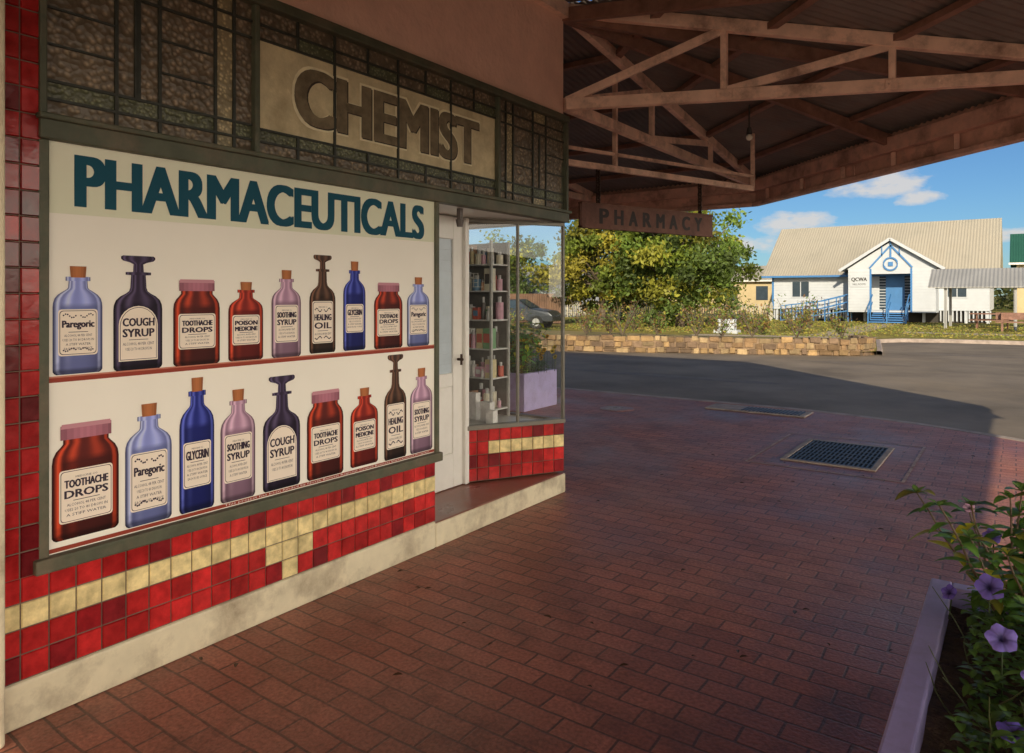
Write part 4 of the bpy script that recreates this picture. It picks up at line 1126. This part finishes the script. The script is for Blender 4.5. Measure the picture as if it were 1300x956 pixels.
ps = empty('picnic_shelter', (4, 40.5, 0))
g = MB()
g.prism([(-.5, 39.0, 1.95), (-.5, 40.8, 2.85), (-.5, 40.8, 2.9), (-.5, 39.0, 2.0)], (10, 0, 0)); g.prism([(-.5, 42.6, 1.95), (-.5, 40.8, 2.85), (-.5, 40.8, 2.9), (-.5, 42.6, 2.0)], (10, 0, 0))
g.obj('roof', M['roofg'], ps)
g = MB()
for x in (.2, 2.9, 5.6, 9):
    for y in (39.3, 42.3): g.box(x - .06, x + .06, y - .06, y + .06, 0, 2.1)
g.box(-.4, 9.4, 39.25, 39.33, 1.98, 2.1)
g.prism([(-.45, 39.1, 2.0), (-.45, 42.5, 2.0), (-.45, 40.8, 2.8)], (.04, 0, 0))
g.obj('posts', M['roofg'], ps)
pt = MB()
for cx in (2.0,):
    pt.box(cx - .9, cx + .9, 40.3, 41.0, .70, .75); pt.box(cx - .9, cx + .9, 39.75, 40.0, .42, .46); pt.box(cx - .9, cx + .9, 41.3, 41.55, .42, .46)
    for sx in (-.6, .6):
        pt.beam((cx + sx, 39.85, .4), (cx + sx, 41.4, .4), .06, .06); pt.beam((cx + sx, 40.0, 0), (cx + sx, 40.5, .7), .06, .06); pt.beam((cx + sx, 41.3, 0), (cx + sx, 40.8, .7), .06, .06)
pt.obj('picnic_table', M['rust'])
g = MB()
g.box(2.2, 4.6, 37.2, 37.6, .42, .47); g.box(2.2, 4.6, 37.6, 37.65, .55, .85)
for x in (2.4, 4.3): g.box(x, x + .08, 37.25, 37.65, 0, .85)
g.obj('park_bench', M['rust'])

fc = MB()
for i in range(150):
    x = -34 + i * .165
    fc.box(x, x + .07, 45.0, 45.02, .1, 1.05 + (.04 if i % 2 else 0))
for z in (.3, .85): fc.box(-34, -9.3, 45.025, 45.06, z, z + .07)
for i in range(11): fc.box(-34 + i * 2.45, -33.9 + i * 2.45, 45.03, 45.13, 0, 1.2)
fc.obj('picket_fence', mat('old_fence_paint', (.45, .42, .34), .8, .2, 2))
g = MB()
for i in range(60): g.box(-27 + i * .16, -27 + i * .16 + .14, 33.5, 33.53, .05, 1.7)
g.box(-27, -17.4, 33.54, 33.6, .4, .5); g.box(-27, -17.4, 33.54, 33.6, 1.4, 1.5)
g.obj('timber_paling_fence', mat('brown_palings', (.20, .11, .07), .85, .3, 2))

def house(name, x0, x1, y0, y1, ez, rz, wall, roof, wins=2):
    e = empty(name, ((x0 + x1) / 2, (y0 + y1) / 2, 0))
    g = MB(); g.box(x0, x1, y0, y1, 0, ez); ry = (y0 + y1) / 2
    g.prism([(x0, y0, ez), (x0, y1, ez), (x0, ry, rz - .1)], (.1, 0, 0)); g.prism([(x1 - .1, y0, ez), (x1 - .1, y1, ez), (x1 - .1, ry, rz - .1)], (.1, 0, 0))
    g.obj('walls', wall, e)
    g = MB()
    for s_ in (-1, 1):
        ye = y0 - .4 if s_ < 0 else y1 + .4
        g.prism([(x0 - .4, ye, ez - .15), (x0 - .4, ry, rz), (x0 - .4, ry, rz + .07), (x0 - .4, ye, ez - .08)], (x1 - x0 + .8, 0, 0))
    g.obj('roof', roof, e)
    g = MB()
    for i in range(wins):
        cx = x0 + (x1 - x0) * (i + .5) / wins
        g.box(cx - .5, cx + .5, y0 - .04, y0 - .01, ez * .4, ez * .8)
    g.box(x1 + .01, x1 + .04, ry - .5, ry + .5, ez * .4, ez * .8)
    g.obj('windows', M['winglass'], e)
    g = MB(); g.box(x0 - .45, x1 + .45, y0 - .52, y0 - .42, ez - .22, ez - .08); g.obj('gutter', M['white'], e)
house('cream_shed', -24, -13.6, 62, 68, 3.0, 4.2, M['creamwall'], M['roofc'], 4)
house('green_roof_house', 2.9, 16, 62, 70, 4.0, 6.2, M['creamwall'], M['roofgreen'], 4)
house('cottage', -36, -24.2, 43, 50, 2.5, 3.9, M['wboard'], M['roofg'], 3)
house('shop_building', 46, 56, -14, 2, 4.2, 5.4, M['creamwall'], M['roofg'], 4)

def car(name, x, y, ang):
    e = empty(name, (x, y, 0)); z0 = 0
    Rm = Matrix.Rotation(ang, 3, 'Z')
    def T_(v): return Rm @ Vector(v) + Vector((x, y, z0))
    prof = [(-2.15, .35), (-2.2, .6), (-2.1, .88), (-1.5, .95), (-1.0, 1.38), (.35, 1.42), (1.0, .98), (1.9, .85), (2.15, .65), (2.15, .35)]
    b = MB(); n = len(prof); vs = []
    ws = [.82, .86, .82, .80, .62, .62, .80, .80, .84, .82]
    for sgn in (-1, 1):
        for (px, pz), w_ in zip(prof, ws): vs.append(T_((px, sgn * w_, pz)))
    fs = [tuple(range(n - 1, -1, -1)), tuple(range(n, 2 * n))] + [(i, (i + 1) % n, (i + 1) % n + n, i + n) for i in range(n)]
    b.add(vs, fs); o = b.obj('body', M['paint'], e, bevel=.05, bseg=2)
    b = MB()
    for sgn in (-1, 1):
        b.add([T_((-1.38, sgn * .80, .98)), T_((.9, sgn * .80, .98)), T_((.33, sgn * .66, 1.36)), T_((-.98, sgn * .66, 1.34))], [(0, 1, 2, 3)])
    b.add([T_((.40, -.6, 1.40)), T_((.40, .6, 1.40)), T_((1.02, .72, 1.01)), T_((1.02, -.72, 1.01))], [(0, 1, 2, 3)])
    b.add([T_((-1.06, -.6, 1.36)), T_((-1.06, .6, 1.36)), T_((-1.54, .72, .985)), T_((-1.54, -.72, .985))], [(0, 1, 2, 3)])
    b.obj('windows', M['winglass'], e)
    b = MB()
    for wx in (-1.35, 1.35):
        for sgn in (-1, 1):
            b.cyl(T_((wx, sgn * .68, .32)), T_((wx, sgn * .88, .32)), .32, n=20, mi=0); b.cyl(T_((wx, sgn * .87, .32)), T_((wx, sgn * .89, .32)), .19, n=14, mi=1)
    b.obj('wheels', [M['rubber'], M['roofg']], e)
car('parked_car', -17.2, 28.6, R(15))
